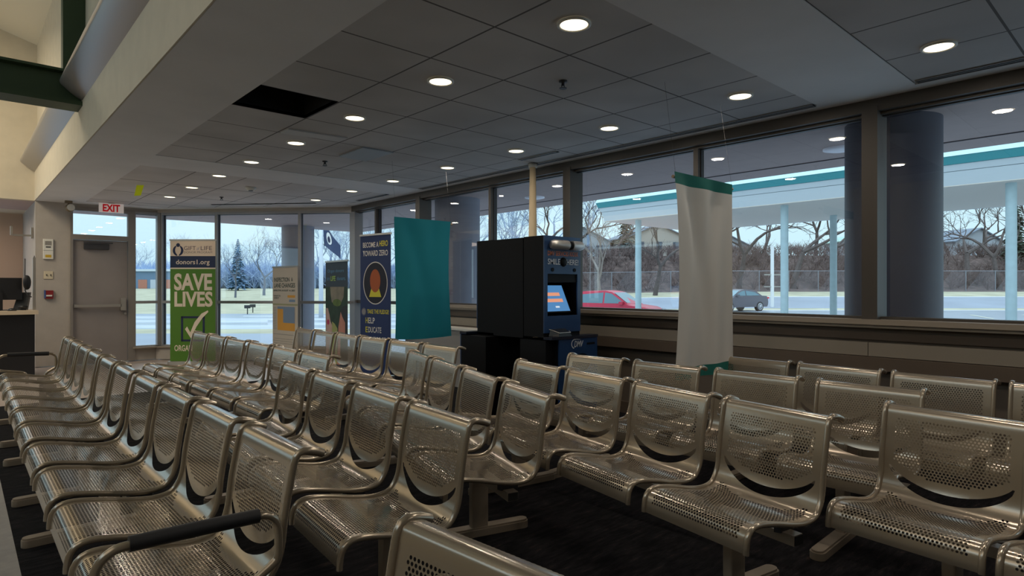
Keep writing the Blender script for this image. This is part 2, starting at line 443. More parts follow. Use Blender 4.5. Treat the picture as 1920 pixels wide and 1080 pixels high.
# linear slots
def slot(x0, x1, y0, y1, label, n=2):
    t = thing('slot_diffuser', label, 'air vent', ((x0 + x1) / 2, (y0 + y1) / 2, CZ)); cx, cy = (x0 + x1) / 2, (y0 + y1) / 2
    w = (x1 - x0) / n
    box('slot', x0 - cx, x1 - cx, y0 - cy, y1 - cy, -.0015, .004, M['black'], t)
    for k in range(n + 1): box('slot_rail', x0 - cx + k * w - .004, x0 - cx + k * w + .004, y0 - cy, y1 - cy, -.004, .004, M['frame'], t)
    return t
slot(5.02, 5.085, 1.98, 7.56, 'long black linear air slot where the tiled ceiling meets the window wall')
slot(4.98, 5.045, -3.5, 1.27, 'black linear air slot of the near ceiling bay at top right')
slot(4.93, 4.99, 8.35, 9.3, 'short black linear air slot above the teal hanging banner', 1)
slot(4.73, 4.77, 4.5, 5.09, 'very short black air slot beside the cream pole', 1)
ang = math.atan2(PB.y - PA.y, PB.x - PA.x)
t = thing('slot_diffuser', 'black linear air slot along the angled far windows', 'air vent', (3.93, 10.75, CZ), ang)
box('slot', -.95, .95, -.02, .02, -.002, .004, M['black'], t); box('slot_rail', -.95, .95, .018, .03, -.004, .004, M['frame'], t)

# bulkhead face and high space at left
struct(box('wall_bulkhead', .955, .967, -4.2, 12.9, CZ, 3.27, M['warmwall']), 'cream bulkhead face above the left edge of the ceiling')
struct(box('wall_upper', .99, 1.05, -4.2, 12.9, 3.27, 6.4, M['warmwall']), 'cream upper wall of the high space')
hw = MB(); hw.box(-4.2, 1.06, 12.9, 13.0, 2.78, 6.4); hw.box(-4.2, .965, 13.0, 15.6, 2.78, 2.85)
struct(hw.build('wall_high_end', M['warmwall']), 'cream end wall of the high space')
rc = MB(); rc.box(.60, 1.0, 15.5, 15.6, 0, 2.86).box(-4.2, .60, 15.5, 15.6, 0, .95).box(-4.2, .60, 15.5, 15.6, 2.62, 2.86)
struct(rc.build('wall_recess', mat('tan_recess_paint', (.55, .42, .33), .8)), 'tan wall behind the counter')
lw_ = MB(); lw_.box(-4.3, -4.2, -4.2, 8.2, 0, 3.9).box(-4.3, -4.2, 8.2, 15.6, 0, .95).box(-4.3, -4.2, 8.2, 15.6, 2.65, 3.9).box(-4.3, -4.2, -4.2, 15.6, 5.6, 7.0).box(-4.3, -4.2, -4.2, -1.0, 3.9, 5.6).box(-4.3, -4.2, 12.5, 15.6, 3.9, 5.6)
struct(lw_.build('wall_left', M['warmwall']), 'cream left wall with clerestory windows')
struct(box('wall_rear', -4.2, 5.5, -4.3, -4.2, 0, 6.4, M['wall']))
hc = MB(); hc.add([(-4.2, -4.2, 6.9), (1.05, -4.2, 5.36), (1.05, 12.95, 5.36), (-4.2, 12.95, 6.9)], [(0, 1, 2, 3)])
struct(hc.build('ceiling_high', mat('high_ceiling_paint', (.75, .70, .58), .8)), 'sloping pale ceiling of the high space')
# cove trough
for (ya, yb) in ((-4.2, 7.64), (7.92, 12.85)):
    pts = [(.958, 3.255), (.90, 3.285), (.84, 3.33)] + [(.815 - .05 * math.sin(a), 3.42 - .05 * math.cos(a)) for a in [PI * (.25 + .75 * k / 10) for k in range(0, 11)]] + [(.83, 3.45), (.985, 3.33)]
    c_ = MB(); n = len(pts)
    c_.add([(x, ya, z) for x, z in pts] + [(x, yb, z) for x, z in pts], [(i, (i + 1), i + 1 + n, i + n) for i in range(n - 1)] + [tuple(range(n)), tuple(range(n, 2 * n))[::-1]])
    struct(c_.build('trim_%d' % (1 if ya < 0 else 2), M['cove'], auto=40), 'silver rounded light trough along the high wall')
gb = MB(); gb.box(-4.2, .97, 7.70, 7.86, 3.25, 3.52).box(-4.2, .975, 7.62, 7.94, 3.20, 3.245)
gb.box(-4.2, .97, 7.62, 7.94, 3.52, 3.545)
struct(gb.build('beam_green', M['green']), 'dark green steel beam crossing the high space')
gc = MB(); gc.box(.80, .99, 7.70, 7.86, 3.545, 6.4); struct(gc.build('column_green', M['green']), 'dark green steel column above the beam')

# door wall (y=12.9)
dw = MB()
dw.box(.965, 1.455, 12.88, 13.05, 0, CZ); dw.box(.965, 1.05, 13.05, 15.5, 0, CZ)
dw.box(1.455, 2.80, 12.88, 13.05, 2.70, CZ)
dw.box(2.33, 2.80, 12.88, 13.05, 0, .24)
struct(dw.build('wall_far', M['wall']), 'grey-beige wall piece with switches beside the exit door')
def bar(m, x0, x1, z0, z1, y0=12.84, y1=12.96): m.box(x0, x1, y0, y1, z0, z1)
w1 = MB()
bar(w1, 1.44, 1.475, 0, 2.72); bar(w1, 2.29, 2.40, 0, 2.72); bar(w1, 1.475, 2.29, 2.165, 2.25); bar(w1, 1.475, 2.29, 2.66, 2.72)
w1o = struct(w1.build('door_1', mat('door_frame_paint', (.24, .215, .195), .45, .2)), 'grey-bronze door frame with a glass transom')
g_ = MB(); g_.add([(1.475, 12.9, 2.25), (2.29, 12.9, 2.25), (2.29, 12.9, 2.66), (1.475, 12.9, 2.66)], [(0, 1, 2, 3)]); g_.build('transom_glass', M['glass'], w1o)
dr = MB().box(1.48, 2.285, 12.89, 12.935, .01, 2.16).build('door_panel', M['door'], w1o)
pb = MB(); pb.box(1.49, 2.18, 12.80, 12.83, .985, 1.03); pb.box(1.485, 1.53, 12.83, 12.89, .98, 1.035); pb.build('push_bar', M['metal'], w1o)
MB().box(2.17, 2.25, 12.80, 12.89, .92, 1.14).build('door_latch_case', M['metal'], w1o)
cl = MB(); cl.box(1.63, 2.0, 12.83, 12.89, 2.0, 2.10); cl.box(1.62, 2.05, 12.80, 12.825, 2.105, 2.125); cl.build('door_closer', M['framedark'], w1o)
MB().tube([(2.245, 12.885, .86), (2.245, 12.85, .86)], .02, 12).build('key_cylinder', M['metal'], w1o)
struct(box('trim_1', 1.475, 2.29, 12.83, 12.99, 0, .012, M['metal']))

def window(n, p, q, z0, z1, rails=(), label=None, mull=.05, dep=.11, glassoff=0.):
    """one glazed bay between floor points p and q"""
    p = Vector(p); q = Vector(q); d = q - p; L = d.length; a = math.atan2(d.y, d.x)
    o = MB(); h = mull / 2
    o.box(0, h, -dep / 2, dep / 2, z0, z1).box(L - h, L, -dep / 2, dep / 2, z0, z1)
    o.box(h, L - h, -dep / 2, dep / 2, z0, z0 + .045).box(h, L - h, -dep / 2, dep / 2, z1 - .045, z1)
    for r in rails: o.box(h, L - h, -dep / 2, dep / 2, r - .025, r + .025)
    w = o.build('window_%d' % n, M['frame2'] if n > 4 else M['frame'], loc=(p.x, p.y, 0), rotz=a); struct(w, label)
    g = MB(); g.add([(h, .02, z0 + .045), (L - h, .02, z0 + .045), (L - h, .02, z1 - .045), (h, .02, z1 - .045)], [(0, 1, 2, 3)]); g.build('glass', M['glass'], w)
    k = MB()
    gk = .008
    k.box(h, h + gk, -.01, .03, z0 + .045, z1 - .045).box(L - h - gk, L - h, -.01, .03, z0 + .045, z1 - .045).box(h, L - h, -.01, .03, z1 - .045 - gk, z1 - .045)
    k.build('gasket', M['framedark'], w)
    return w
window(1, (2.385, 12.9), (2.80, 12.9), .22, 2.72, (1.06,), 'narrow window right of the exit door')
dch = PB - PA
cuts = [0.02, .302, .72, .985]
for i in range(3):
    window(2 + i, PA + dch * cuts[i], PA + dch * cuts[i + 1], .22, 2.72, (1.06,), ['angled window behind the green banner', 'wide angled window with the lawn view', 'angled window with the flagpole view'][i])
# corner posts
cp = MB(); cp.box(2.755, 2.845, 12.83, 12.97, .22, 2.72); cp.box(5.24, 5.40, 9.93, 10.12, .22, 2.72)
struct(cp.build('trim_2', M['frame']), 'corner posts of the angled window bay')
# header + low wall along chamfer
nrm = Vector((-dch.y, dch.x)).normalized()
aw = MB()
def strip(p, q, off0, off1, z0, z1):
    P_ = [p + nrm * off0, q + nrm * off0, q + nrm * off1, p + nrm * off1]
    aw.prism([(v.x, v.y) for v in P_], z0, z1)
strip(PA, PB, -.09, .12, 0, .22); strip(PA, PB, -.05, .07, 2.72, CZ)
struct(aw.build('wall_angled', M['wall']), 'low wall and header of the angled window bay')
aw = MB(); strip(PA, PB, -.14, -.05, .22, .245); aw.box(2.36, 2.84, 12.76, 12.85, .22, .245)
struct(aw.build('trim_3', M['sill']), 'pale sill under the far windows')
# right wall
Ys = [10.0, 9.27, 7.87, 6.25, 4.79, 3.17, 1.63, .07, -1.5, -3.0, -4.2]
num = 5
for i in range(len(Ys) - 1):
    low = Ys[i] > 8
    z0 = .22 if low else 1.06
    w = window(num, (XG - .02, Ys[i]), (XG - .02, Ys[i + 1]), z0, 2.71, (1.08,) if low else (), 'window bay %s of the right wall' % ['beside the far corner', 'left of the teal banner', 'behind the teal banner', 'behind the kiosks', 'with the red car', 'with the grey car', 'at right with the dark column', 'nearest the camera', 'out of view', 'out of view', 'out of view'][i], mull=.05)
    num += 1
def farwin(p, q, z0, z1, nb, label):
    global num
    p = Vector(p); q = Vector(q)
    for k_ in range(nb):
        window(num, p + (q - p) * k_ / nb, p + (q - p) * (k_ + 1) / nb, z0, z1, (), label); num += 1
farwin((-4.2, 15.55), (.60, 15.55), .95, 2.62, 4, 'window behind the service counter')
farwin((-4.25, 8.2), (-4.25, 15.6), .95, 2.65, 5, 'window of the left wall')
farwin((-4.25, -1.0), (-4.25, 12.5), 3.9, 5.6, 6, 'clerestory window of the left wall')
pm = MB()
for y in (7.87, 4.79, 1.63, -1.5):   # the thick posts
    pm.box(5.20, 5.42, y - .055, y + .055, .22 if y > 7 else 1.06, 2.72)
struct(pm.build('trim_4', M['frame2']), 'wide posts between the large windows')
hd = MB(); hd.box(5.21, 5.46, -4.2, 10.0, 2.685, CZ); struct(hd.build('trim_5', M['frame2']), 'dark header beam above the large windows')
rw = MB(); rw.box(5.27, 5.46, -4.2, 7.87, 0, 1.06); rw.box(5.27, 5.46, 7.87, 10.0, 0, .22)
struct(rw.build('wall_right', M['rail']), 'wall below the large windows')
sl = MB(); sl.box(5.17, 5.40, -4.2, 7.87, 1.045, 1.085).box(5.19, 5.28, -4.2, 7.87, 1.02, 1.045)
struct(sl.build('trim_6', M['sill']), 'window sill of the right wall')
pn = MB(); pn.box(5.245, 5.275, -4.2, 7.87, .925, 1.02); struct(pn.build('trim_7', M['browntrim']), 'brown band under the sill')
pn = MB()
for (ya, yb) in ((-4.2, -1.4), (-1.395, 1.645), (1.65, 4.69), (4.695, 7.86)):
    pn.box(5.225, 5.275, ya, yb, .80, .905)
struct(pn.build('trim_8', M['cream']), 'cream panel band under the sill')
pn = MB(); pn.box(5.19, 5.275, -4.2, 7.87, .695, .795); struct(pn.build('trim_9', M['browntrim']), 'brown rail along the right wall')
pn = MB(); pn.box(5.24, 5.275, -4.2, 7.87, 0, .12); struct(pn.build('baseboard_right', M['browntrim']))
# low cabinet under the window right of the teal banner
cb_ = thing('radiator_cabinet', 'low beige wall cabinet below the window between teal banner and kiosks', 'cabinet', (5.08, 6.55, 0))
MB().box(-.14, .10, -1.25, 1.25, 0, .76).build('body', mat('grey_beige_cabinet', (.30, .28, .26), .6), cb_)
MB().box(-.16, .10, -1.27, 1.27, .76, .785).build('top', M['white'], cb_)
# cream pole
pl = thing('conduit_pole', 'cream vertical pole rising behind the kiosk to the ceiling', 'pole', (5.00, 5.14, 0))
MB().tube([(0, 0, 0), (0, 0, 1.4), (0, -.0, 2.74)], [.062, .058, .036], 20).build('shaft', mat('cream_pole_paint', (.62, .50, .32), .5), pl, smooth=True)
MB().tube([(0, 0, 2.735), (0, 0, CZ - .001)], [.05, .055], 20).build('collar', M['white'], pl, smooth=True)

# ---------------------------------------------------------------- ceiling fixtures
def downlight(x, y, label):
    t = thing('downlight', label, 'ceiling light', (x, y, CZ), 0, 'round recessed downlights in the ceiling')
    MB().lathe([(.094, .004), (.094, -.006), (.085, -.009), (.076, -.004), (.076, .004)], n=36).build('trim_ring', M['lamprim'], t, smooth=True)
    MB().disc((0, 0, -.003), .077, 36).build('lens', M['lamp'], t)
LX = (2.515, 4.39); LY = (2.26, 3.515, 4.765, 5.99, 7.24, 8.41, 9.66, 10.9)
names1 = ['nearest downlight of the left line, topmost in the picture', 'second downlight of the left ceiling line', 'third downlight of the left line, right of the missing tile',
          'fourth downlight of the left ceiling line', 'last left-line downlight before the cross soffit', 'first left-line downlight beyond the cross soffit', 'second left-line downlight beyond the cross soffit',
          'warmest downlight nearest the exit sign']
names2 = ['right-line downlight nearest the white hanging banner', 'second downlight of the right ceiling line', 'right-line downlight just before the cream pole', 'fourth downlight of the right line',
          'right-line downlight last before the cross soffit', 'right-line downlight first beyond the cross soffit', 'farthest right-line downlight above the far windows']
for x, nm in ((LX[0], names1), (LX[1], names2)):
    for y, l in zip(LY, nm): downlight(x, y, l)
downlight(4.376, .994, 'downlight in the near ceiling bay at top right')
downlight(2.515, .30, 'downlight in the near ceiling bay above the camera')
def sprinkler(x, y, label):
    t = thing('sprinkler', label, 'sprinkler', (x, y, CZ))
    MB().lathe([(.03, .005), (.03, -.004), (.012, -.008), (.010, -.03), (.0, -.03)], n=18).build('escutcheon', M['framedark'], t, smooth=True)
    MB().lathe([(.0, -.045), (.026, -.045), (.026, -.049), (0, -.049)], n=18).tube([(-.012, 0, -.02), (-.016, 0, -.035), (-.010, 0, -.047)], .003, 6).tube([(.012, 0, -.02), (.016, 0, -.035), (.010, 0, -.047)], .003, 6).build('deflector', M['framedark'], t)
sprinkler(3.157, 2.94, 'dark sprinkler head in the near tiles between two downlights')
sprinkler(3.133, 6.65, 'dark sprinkler head in the middle tiles before the cross soffit')
sprinkler(3.144, 10.4, 'small dark sprinkler head in the far ceiling bay')
t = thing('smoke_detector', 'white smoke detector in the far ceiling bay', 'smoke detector', (3.157, 9.12, CZ))
MB().lathe([(.075, .003), (.075, -.015), (.06, -.022), (.05, -.04), (0, -.042)], n=24).build('body', M['white'], t, smooth=True)
MB().lathe([(.032, -.041), (.032, -.048), (0, -.048)], n=20).build('sensor', M['framedark'], t)
o = (lambda b: (b.add([(-.05, 0, 0), (.055, 0, 0), (.01, .0, -.145), (-.085, .0, -.15)], [(0, 1, 2, 3)]), b.build('hanging_tag', mat('yellow_green_paper', (.55, .60, .01), .7, emit=(.6, .65, .0), es=.12), loc=(1.92, 9.95, CZ + .0), rotz=CRV))[1])(MB())  # paper given slight emission so it looks bright
tag(o, 'yellow-green paper tag hanging from the far ceiling tiles', 'tag')
for pts_, l_, m_ in (([(3.10, 5.70), (3.46, 5.70), (3.46, 6.29), (3.12, 6.27)], 'slightly lowered ceiling tile with a painted blue-grey reflection near the middle sprinkler', mat('tile_reflection_blue', (.34, .37, .40), .5)),  # a reflection is put into this tile's blue-grey colour
                      ([(2.24, 5.50), (2.80, 5.45), (2.80, 5.62), (2.24, 5.68)], 'pale ceiling slab standing for a light streak left of the lowered tile', mat('light_streak_pale', (.60, .60, .60), .6))):  # light streak on the ceiling, drawn as a pale slab
    o = MB().prism(pts_, CZ - .008, CZ + .005).build('ceiling_patch', m_); tag(o, l_, 'ceiling tile')
# EXIT sign
ex = thing('exit_sign', 'white exit sign with red letters hanging before the door transom', 'exit sign', (1.97, 12.45, 0), -.10)
exw = mat('exit_face', (.50, .46, .42), .5, emit=(1, .85, .78), es=.22); exr = mat('exit_red', (.7, .02, .03), .5, emit=(1, .0, .02), es=.12)
MB().box(-.18, .18, -.02, .02, 2.62, 2.775).build('housing', exw, ex)
letters('lettering', 'EXIT', exr, ex, -.125, 2.633, .25, .128, y=-.022, bold=.04)
MB().box(-.05, .05, -.03, .03, 2.772, CZ).build('canopy', M['white'], ex)
# emergency lamp
em = thing('emergency_light', 'brass-coloured round emergency lamp under the ceiling left of the exit sign', 'emergency light', (1.38, 12.55, 0))
MB().box(-.05, .05, -.04, .04, 2.74, CZ).box(-.012, .012, -.012, .012, 2.66, 2.74).build('bracket', mat('aged_brass', (.22, .17, .11), .4, .5), em)
MB().lathe([(0, .05), (.05, .04), (.068, .0), (.07, -.03), (.0, -.03)], n=24).build('lamp_head', mat('aged_brass2', (.22, .17, .11), .4, .5), em, smooth=True)
LAST[0].rotation_euler = (math.radians(90), 0, 0); LAST[0].location = (0.02, -.02, 2.66)
MB().lathe([(0, -.033), (.055, -.033), (.055, -.030), (0, -.030)], n=24).build('lens', M['white'], em)
LAST[0].rotation_euler = (math.radians(-90), 0, 0); LAST[0].location = (0.02, -.085, 2.66)

# ---------------------------------------------------------------- wall devices (on y = 12.88)
def device(name, label, cat, x, z, w, h, mt, dz=.035):
    t = thing(name, label, cat, (x, 12.88, z))
    MB().bev(-w / 2, w / 2, -dz, 0, -h / 2, h / 2, .008).build('housing', mt, t)
    return t
t = device('thermostat', 'white thermostat, topmost device on the wall left of the door', 'thermostat', 1.135, 2.05, .14, .19, M['white'])
box('display', -.045, .045, -.037, -.034, -.01, .06, M['metal'], t); box('slider', -.035, .035, -.038, -.034, -.05, -.03, M['framedark'], t)
t = device('alarm_box', 'white alarm box with a yellow label under the thermostat', 'alarm', 1.135, 1.88, .14, .14, M['white'])
box('yellow_label', -.04, .04, -.037, -.034, -.045, .0, mat('yellow_label', (.55, .35, .02), .5), t)
t = device('light_switch', 'cream double light switch plate on the wall left of the door', 'switch', 1.14, 1.54, .13, .13, mat('ivory_plastic', (.6, .52, .38), .5), .012)
for dx in (-.025, .03): box('toggle', dx - .006, dx + .006, -.025, -.010, -.012, .012, M['framedark'], t)
t = device('fire_pull_station', 'red fire alarm pull station under the light switch', 'fire alarm', 1.145, 1.21, .12, .14, mat('alarm_red', (.22, .012, .015), .4), .045)
box('pull_handle', -.04, .04, -.06, -.045, -.03, -.005, M['white'], t); box('blue_cover', -.065, -.045, -.05, .0, -.06, .075, mat('cover_blue', (.05, .09, .25), .4), t)

# ---------------------------------------------------------------- counter with its things
ct = thing('service_counter', 'black-fronted service counter with pale wooden top at the left edge', 'counter', (-1.0, 11.5, 0))
MB().box(-3.0, 1.86, .06, .75, 0, .93).build('body', M['blackplastic'], ct)
MB().box(-3.0, 1.90, 0, .8, .93, .985).build('countertop', M['counter'], ct)
def monitor(x, y, w, h, rz, label, z0=.985):
    t = thing('monitor', label, 'monitor', (x, y, z0), rz)
    MB().bev(-w / 2, w / 2, -.02, .02, .16, .16 + h, .01).build('screen_housing', M['blackplastic'], t)
    MB().box(-.03, .03, -.05, -.02, .012, .30).build('stand', M['blackplastic'], t)
    MB().bev(-.13, .13, -.10, .08, 0, .012, .03).build('base', M['blackplastic'], t)
monitor(.47, 11.85, .52, .33, .05, 'black computer monitor seen from behind on the counter')
t = thing('desk_phone', 'black office phone leaning beside the monitor on the counter', 'phone', (.735, 11.95, .985), -.2)
b = MB(); b.add([(-.10, -.1, 0), (.06, -.1, 0), (.06, .1, 0), (-.10, .1, 0), (-.04, -.02, .27), (.10, -.02, .27), (.10, .1, .27), (-.04, .1, .27)], [(3, 2, 1, 0), (4, 5, 6, 7), (0, 1, 5, 4), (1, 2, 6, 5), (2, 3, 7, 6), (3, 0, 4, 7)])
b.build('body', M['blackplastic'], t)
MB().tube([(-.02, -.13, .04), (.03, -.14, .055), (.08, -.13, .04)], [.025, .018, .025], 10).build('handset', M['blackplastic'], t, smooth=True)
o = MB().lathe([(0, .04), (.03, .036), (.05, .02), (.056, 0), (0, 0)], n=20).build('computer_mouse', M['blackplastic'], smooth=True, loc=(.60, 11.62, .986)); tag(o, 'black computer mouse on the counter in front of the monitor', 'mouse')
sg = thing('sneeze_guard_post', 'slim metal guard post standing at the end of the counter', 'post', (.865, 11.72, .985))
MB().box(-.018, .018, -.018, .018, 0, .80).build('upright', M['metal'], sg)
MB().tube([(0, 0, .80), (0, 0, .84), (-.10, 0, .80), (-.11, 0, .76)], .007, 8).build('arm', M['framedark'], sg, smooth=True)
MB().tube([(-.11, 0, .78), (-.112, 0, .45), (-.108, 0, .30), (-.08, 0, .22), (-.03, 0, .20)], .008, 8).build('cable', M['framedark'], sg, smooth=True)
MB().lathe([(0, .01), (.065, .01), (.07, -.01), (0, -.01)], n=24).build('round_speaker', M['blackplastic'], sg, smooth=True)
LAST[0].rotation_euler = (math.radians(90), 0, math.radians(50)); LAST[0].location = (-.085, -.02, .42); LAST[0].scale = (1, 1.6, 1)
wb = thing('wall_bracket', 'grey wall-mounted swing arm bracket above the counter', 'bracket', (.96, 13.25, 2.26))
MB().box(-.03, .0, -.06, .06, -.09, .09).build('wall_plate', M['metal'], wb)
MB().box(-.27, -.03, -.012, .012, -.06, -.03).box(-.30, -.27, -.03, .03, -.05, .10).build('arm', M['metal'], wb)

# ================================================================== PULL-UP BANNERS
navy = mat('banner_navy', (.006, .016, .055), .6); greenb = mat('banner_green', (.060, .165, .006), .6); creamb = mat('banner_cream', (.62, .50, .38), .7)
inkcream = mat('print_cream', (.66, .56, .44), .7); inkdark = mat('print_navy', (.005, .012, .05), .7)
def pullup(loc, rz, w, h, mt, label, z0=.075):
    t = thing('pull_up_banner', label, 'banner', (*loc, 0), rz)
    MB().bev(-w / 2 - .02, w / 2 + .02, -.07, .07, .0, .06, .03).build('base', M['metal'], t, auto=40)
    MB().tube([(0, .03, .06), (0, .03, h)], .008, 8).build('support_pole', M['metal'], t)
    p = MB().box(-w / 2, w / 2, -.002, 0, z0 - .02, h).build('banner_sheet', mt, t)
    MB().box(-w / 2 - .012, w / 2 + .012, -.01, .01, h - .005, h + .022).build('top_rail', M['metal'], t)
    return t, p
CR = math.atan2(-.6725 * 0 - .6724, .7401)    # camera-frontal: local x along the picture's right
# 1: green donor banner
t, p = pullup((3.01, 11.50), CR, .78, 2.14, greenb, 'tall green pull-up banner reading SAVE LIVES near the exit door')
w, h = .78, 2.14
def bz(y): return 2.14 - (y - 452) / (683 - 452) * 2.14     # photo row -> height
def bx_(x): return (x - 362.5) / 85 * .78
flat('logo_field', rect(-w / 2, w / 2, bz(481), h - .006), creamb, p)
flat('address_field', rect(-w / 2, w / 2, bz(502.5), bz(481)), navy, p)
flat('divider', rect(-w / 2, w / 2, bz(505), bz(502.5)), inkcream, p)
letters('lettering', 'GIFT', mat('ink_grey', (.12, .09, .10), .7), p, bx_(346), bz(470), .205, .07, bold=.004)
letters('lettering', 'of', mat('ink_grey1', (.2, .2, .3), .7), p, bx_(370), bz(470), .05, .06, bold=.0, shear=.4)
letters('lettering', 'LIFE', mat('ink_grey2', (.12, .09, .10), .7), p, bx_(377.5), bz(470), .195, .07, bold=.004)
letters('lettering', 'DONOR PROGRAM', mat('ink_grey3', (.14, .11, .12), .7), p, bx_(346), bz(476), .485, .038, bold=.0)
flat('logo_head', circ(bx_(335), bz(460.5), .033), inkdark, p, y=-.005)
for a0, a1 in ((112, 262), (-82, 68)):   # arms closing around a heart
    b = MB(); nn = 16; cx_, cz_ = bx_(335), bz(470.8)
    for q in range(nn + 1):
        u = q / nn; a = math.radians(a0 + (a1 - a0) * u); wd_ = .012 + .030 * math.sin(PI * u) ** .6
        for r_ in (.092, .092 - wd_): b.v.append((cx_ + r_ * math.cos(a), -.005, cz_ + r_ * math.sin(a)))
    for q in range(nn): b.f.append((2 * q, 2 * q + 1, 2 * q + 3, 2 * q + 2)); b.mi.append(0)
    b.build('logo_arm', inkdark, p)
letters('lettering', 'donors1.org', inkcream, p, bx_(331), bz(499), .58, .105, bold=.010)
letters('lettering', 'SAVE', inkcream, p, bx_(327.5), bz(545), .655, .295, bold=.032)
letters('lettering', 'LIVES', inkcream, p, bx_(328), bz(575.5), .66, .265, bold=.032)
bxn = MB()
x0, x1, zz0, zz1 = bx_(340.5), bx_(385), bz(640), bz(593)
for r in ((x0, x1, zz1 - .035, zz1), (x0, x1, zz0, zz0 + .035), (x0, x0 + .035, zz0, zz1), (x1 - .035, x1, zz0, zz1)):
    bxn.box(r[0], r[1], -.004, -.003, r[2], r[3])
bxn.build('check_box', inkdark, p)
flat('check_mark', [(bx_(348), bz(617)), (bx_(352), bz(612)), (bx_(358), bz(623)), (bx_(366), bz(604)), (bx_(379), bz(588)), (bx_(391), bz(582)), (bx_(392), bz(585)), (bx_(381), bz(596)), (bx_(370), bz(612)), (bx_(359), bz(634))], inkcream, p, y=-.006)
letters('lettering', 'ORGAN', inkcream, p, bx_(328), bz(658), .31, .105, bold=.02)

# 2: inspection banner
gy = mat('banner_paper', (.50, .44, .36), .7); inkg = mat('print_dark_green', (.03, .06, .055), .7); org = mat('print_orange', (.62, .30, .04), .7); blg = mat('print_blue_grey', (.17, .24, .34), .7)
t, p = pullup((4.21, 10.49), math.radians(-83), .84, 1.68, gy, 'pale pull-up banner about inspection lane changes before the far windows')
wI = .84
def iz(y): return 1.68 - (y - 499) * .0093
def ix(x): return (x - 535) / 47 * wI
letters('lettering', 'INSPECTION', inkg, p, ix(514.5), iz(526), wI * .62, .075, bold=.016)
letters('lettering', '&', inkg, p, ix(547), iz(525), .05, .06, bold=.0)
letters('lettering', 'LANE CHANGES', inkg, p, ix(514.5), iz(537), wI * .84, .078, bold=.016)
letters('lettering', 'EFFECTIVE AUGUST 14, 2025', inkg, p, ix(514), iz(544.5), wI * .84, .035, bold=.02)
letters('lettering', 'WHAT TO\nEXPECT', inkg, p, ix(514), iz(558), wI * .28, .065, bold=.01)
flat('orange_tag', rect(ix(540), ix(554), iz(555.5), iz(551)), org, p); flat('blue_tag', rect(ix(543), ix(554), iz(563.5), iz(559)), blg, p)
flat('chart_bar', rect(-wI / 2, wI / 2, iz(570), iz(567)), mat('print_olive', (.30, .30, .16), .7), p)
flat('chart_orange', rect(ix(521), ix(553.5), iz(617), iz(575)), org, p, y=-.003)
flat('chart_blue', [(ix(521), iz(572.5)), (ix(521), iz(577)), (ix(532), iz(577)), (ix(532), iz(602.5)), (ix(553.5), iz(602.5)), (ix(553.5), iz(572.5))][::-1], blg, p, y=-.005)
fine = MB()
for k in range(14): fine.box(ix(512.5), ix(519), -.004, -.003, iz(575 + k * 3.1), iz(575 + k * 3.1) + .008)
for k in range(8):
    if k in (1, 5): continue
    fine.box(ix(513 + (k % 3)), ix(553 - 2 * (k % 2)), -.004, -.003, iz(625 + k * 4.2), iz(625 + k * 4.2) + .008)
fine.build('fine_print', mat('print_fine_grey', (.25, .24, .22), .7), p)

# 3: organ donor banner with photo of two women
dk = mat('banner_slate', (.018, .035, .055), .6)
t, p = pullup((4.58, 9.30), math.radians(-92), .84, 1.75, dk, 'dark narrow pull-up banner reading LIFE with a photo of two women')
wO = .84
def oz(y): return 1.75 - (y - 492) * .0089
def ox(x): return (x - 631.5) / 41 * wO
tx = mat('print_sky_blue', (.12, .28, .45), .7)
letters('lettering', 'Organ donors', tx, p, ox(615), oz(513), wO * .74, .065)
letters('lettering', 'are', tx, p, ox(613.5), oz(526), wO * .14, .045)
letters('lettering', 'LIFE', mat('print_lime', (.40, .60, .12), .7), p, ox(621), oz(527), wO * .22, .08, bold=.016)
letters('lettering', 'donors.', tx, p, ox(633), oz(526), wO * .38, .06)
flat('photo_foliage', rect(-wO / 2, wO / 2, .08, oz(538)), mat('photo_dark_green', (.018, .045, .025), .7, var=.5, vscale=5), p, y=-.003)
flat('photo_light', [(ox(620), oz(538)), (ox(621), oz(552)), (ox(623), oz(566)), (ox(630), oz(572)), (ox(640), oz(568)), (ox(645), oz(556)), (ox(646), oz(538))], mat('photo_pale', (.22, .20, .15), .7, var=.2), p, y=-.004)
flat('photo_green', circ(ox(633), oz(567), .16, .06), mat('photo_green', (.10, .16, .03), .7, var=.3), p, y=-.005)
skin = mat('photo_skin', (.50, .22, .16), .7, var=.12); hair = mat('photo_hair', (.012, .010, .012), .6)
flat('photo_hair', [(ox(639), oz(585)), (ox(644), oz(573)), (wO / 2, oz(571)), (wO / 2, .08), (ox(638), .08), (ox(646), oz(612)), (ox(641), oz(600))], hair, p, y=-.006)
flat('photo_face', [(ox(640), oz(583)), (ox(643), oz(592)), (ox(648), oz(602)), (ox(648), oz(622)), (ox(645), oz(630)), (ox(640), oz(622)), (ox(639), .08), (ox(633), .08), (ox(636), oz(610)), (ox(638), oz(598))], skin, p, y=-.007)
flat('photo_head', [(ox(612), oz(578)), (ox(616), oz(578)), (ox(619), oz(590)), (ox(621), oz(602)), (ox(625), oz(612)), (ox(624), .08), (ox(612), .08)], mat('photo_skin_pale', (.50, .33, .28), .7, var=.15), p, y=-.006)
flat('photo_cheek', circ(ox(616.5), oz(604), .05, .045), mat('photo_pink', (.45, .03, .10), .7), p, y=-.008)
flat('photo_shirt', [(ox(624), oz(602)), (ox(629), oz(606)), (ox(634), oz(614)), (ox(633), .08), (ox(624), .08)], mat('photo_lime_shirt', (.32, .35, .12), .7), p, y=-.0065)

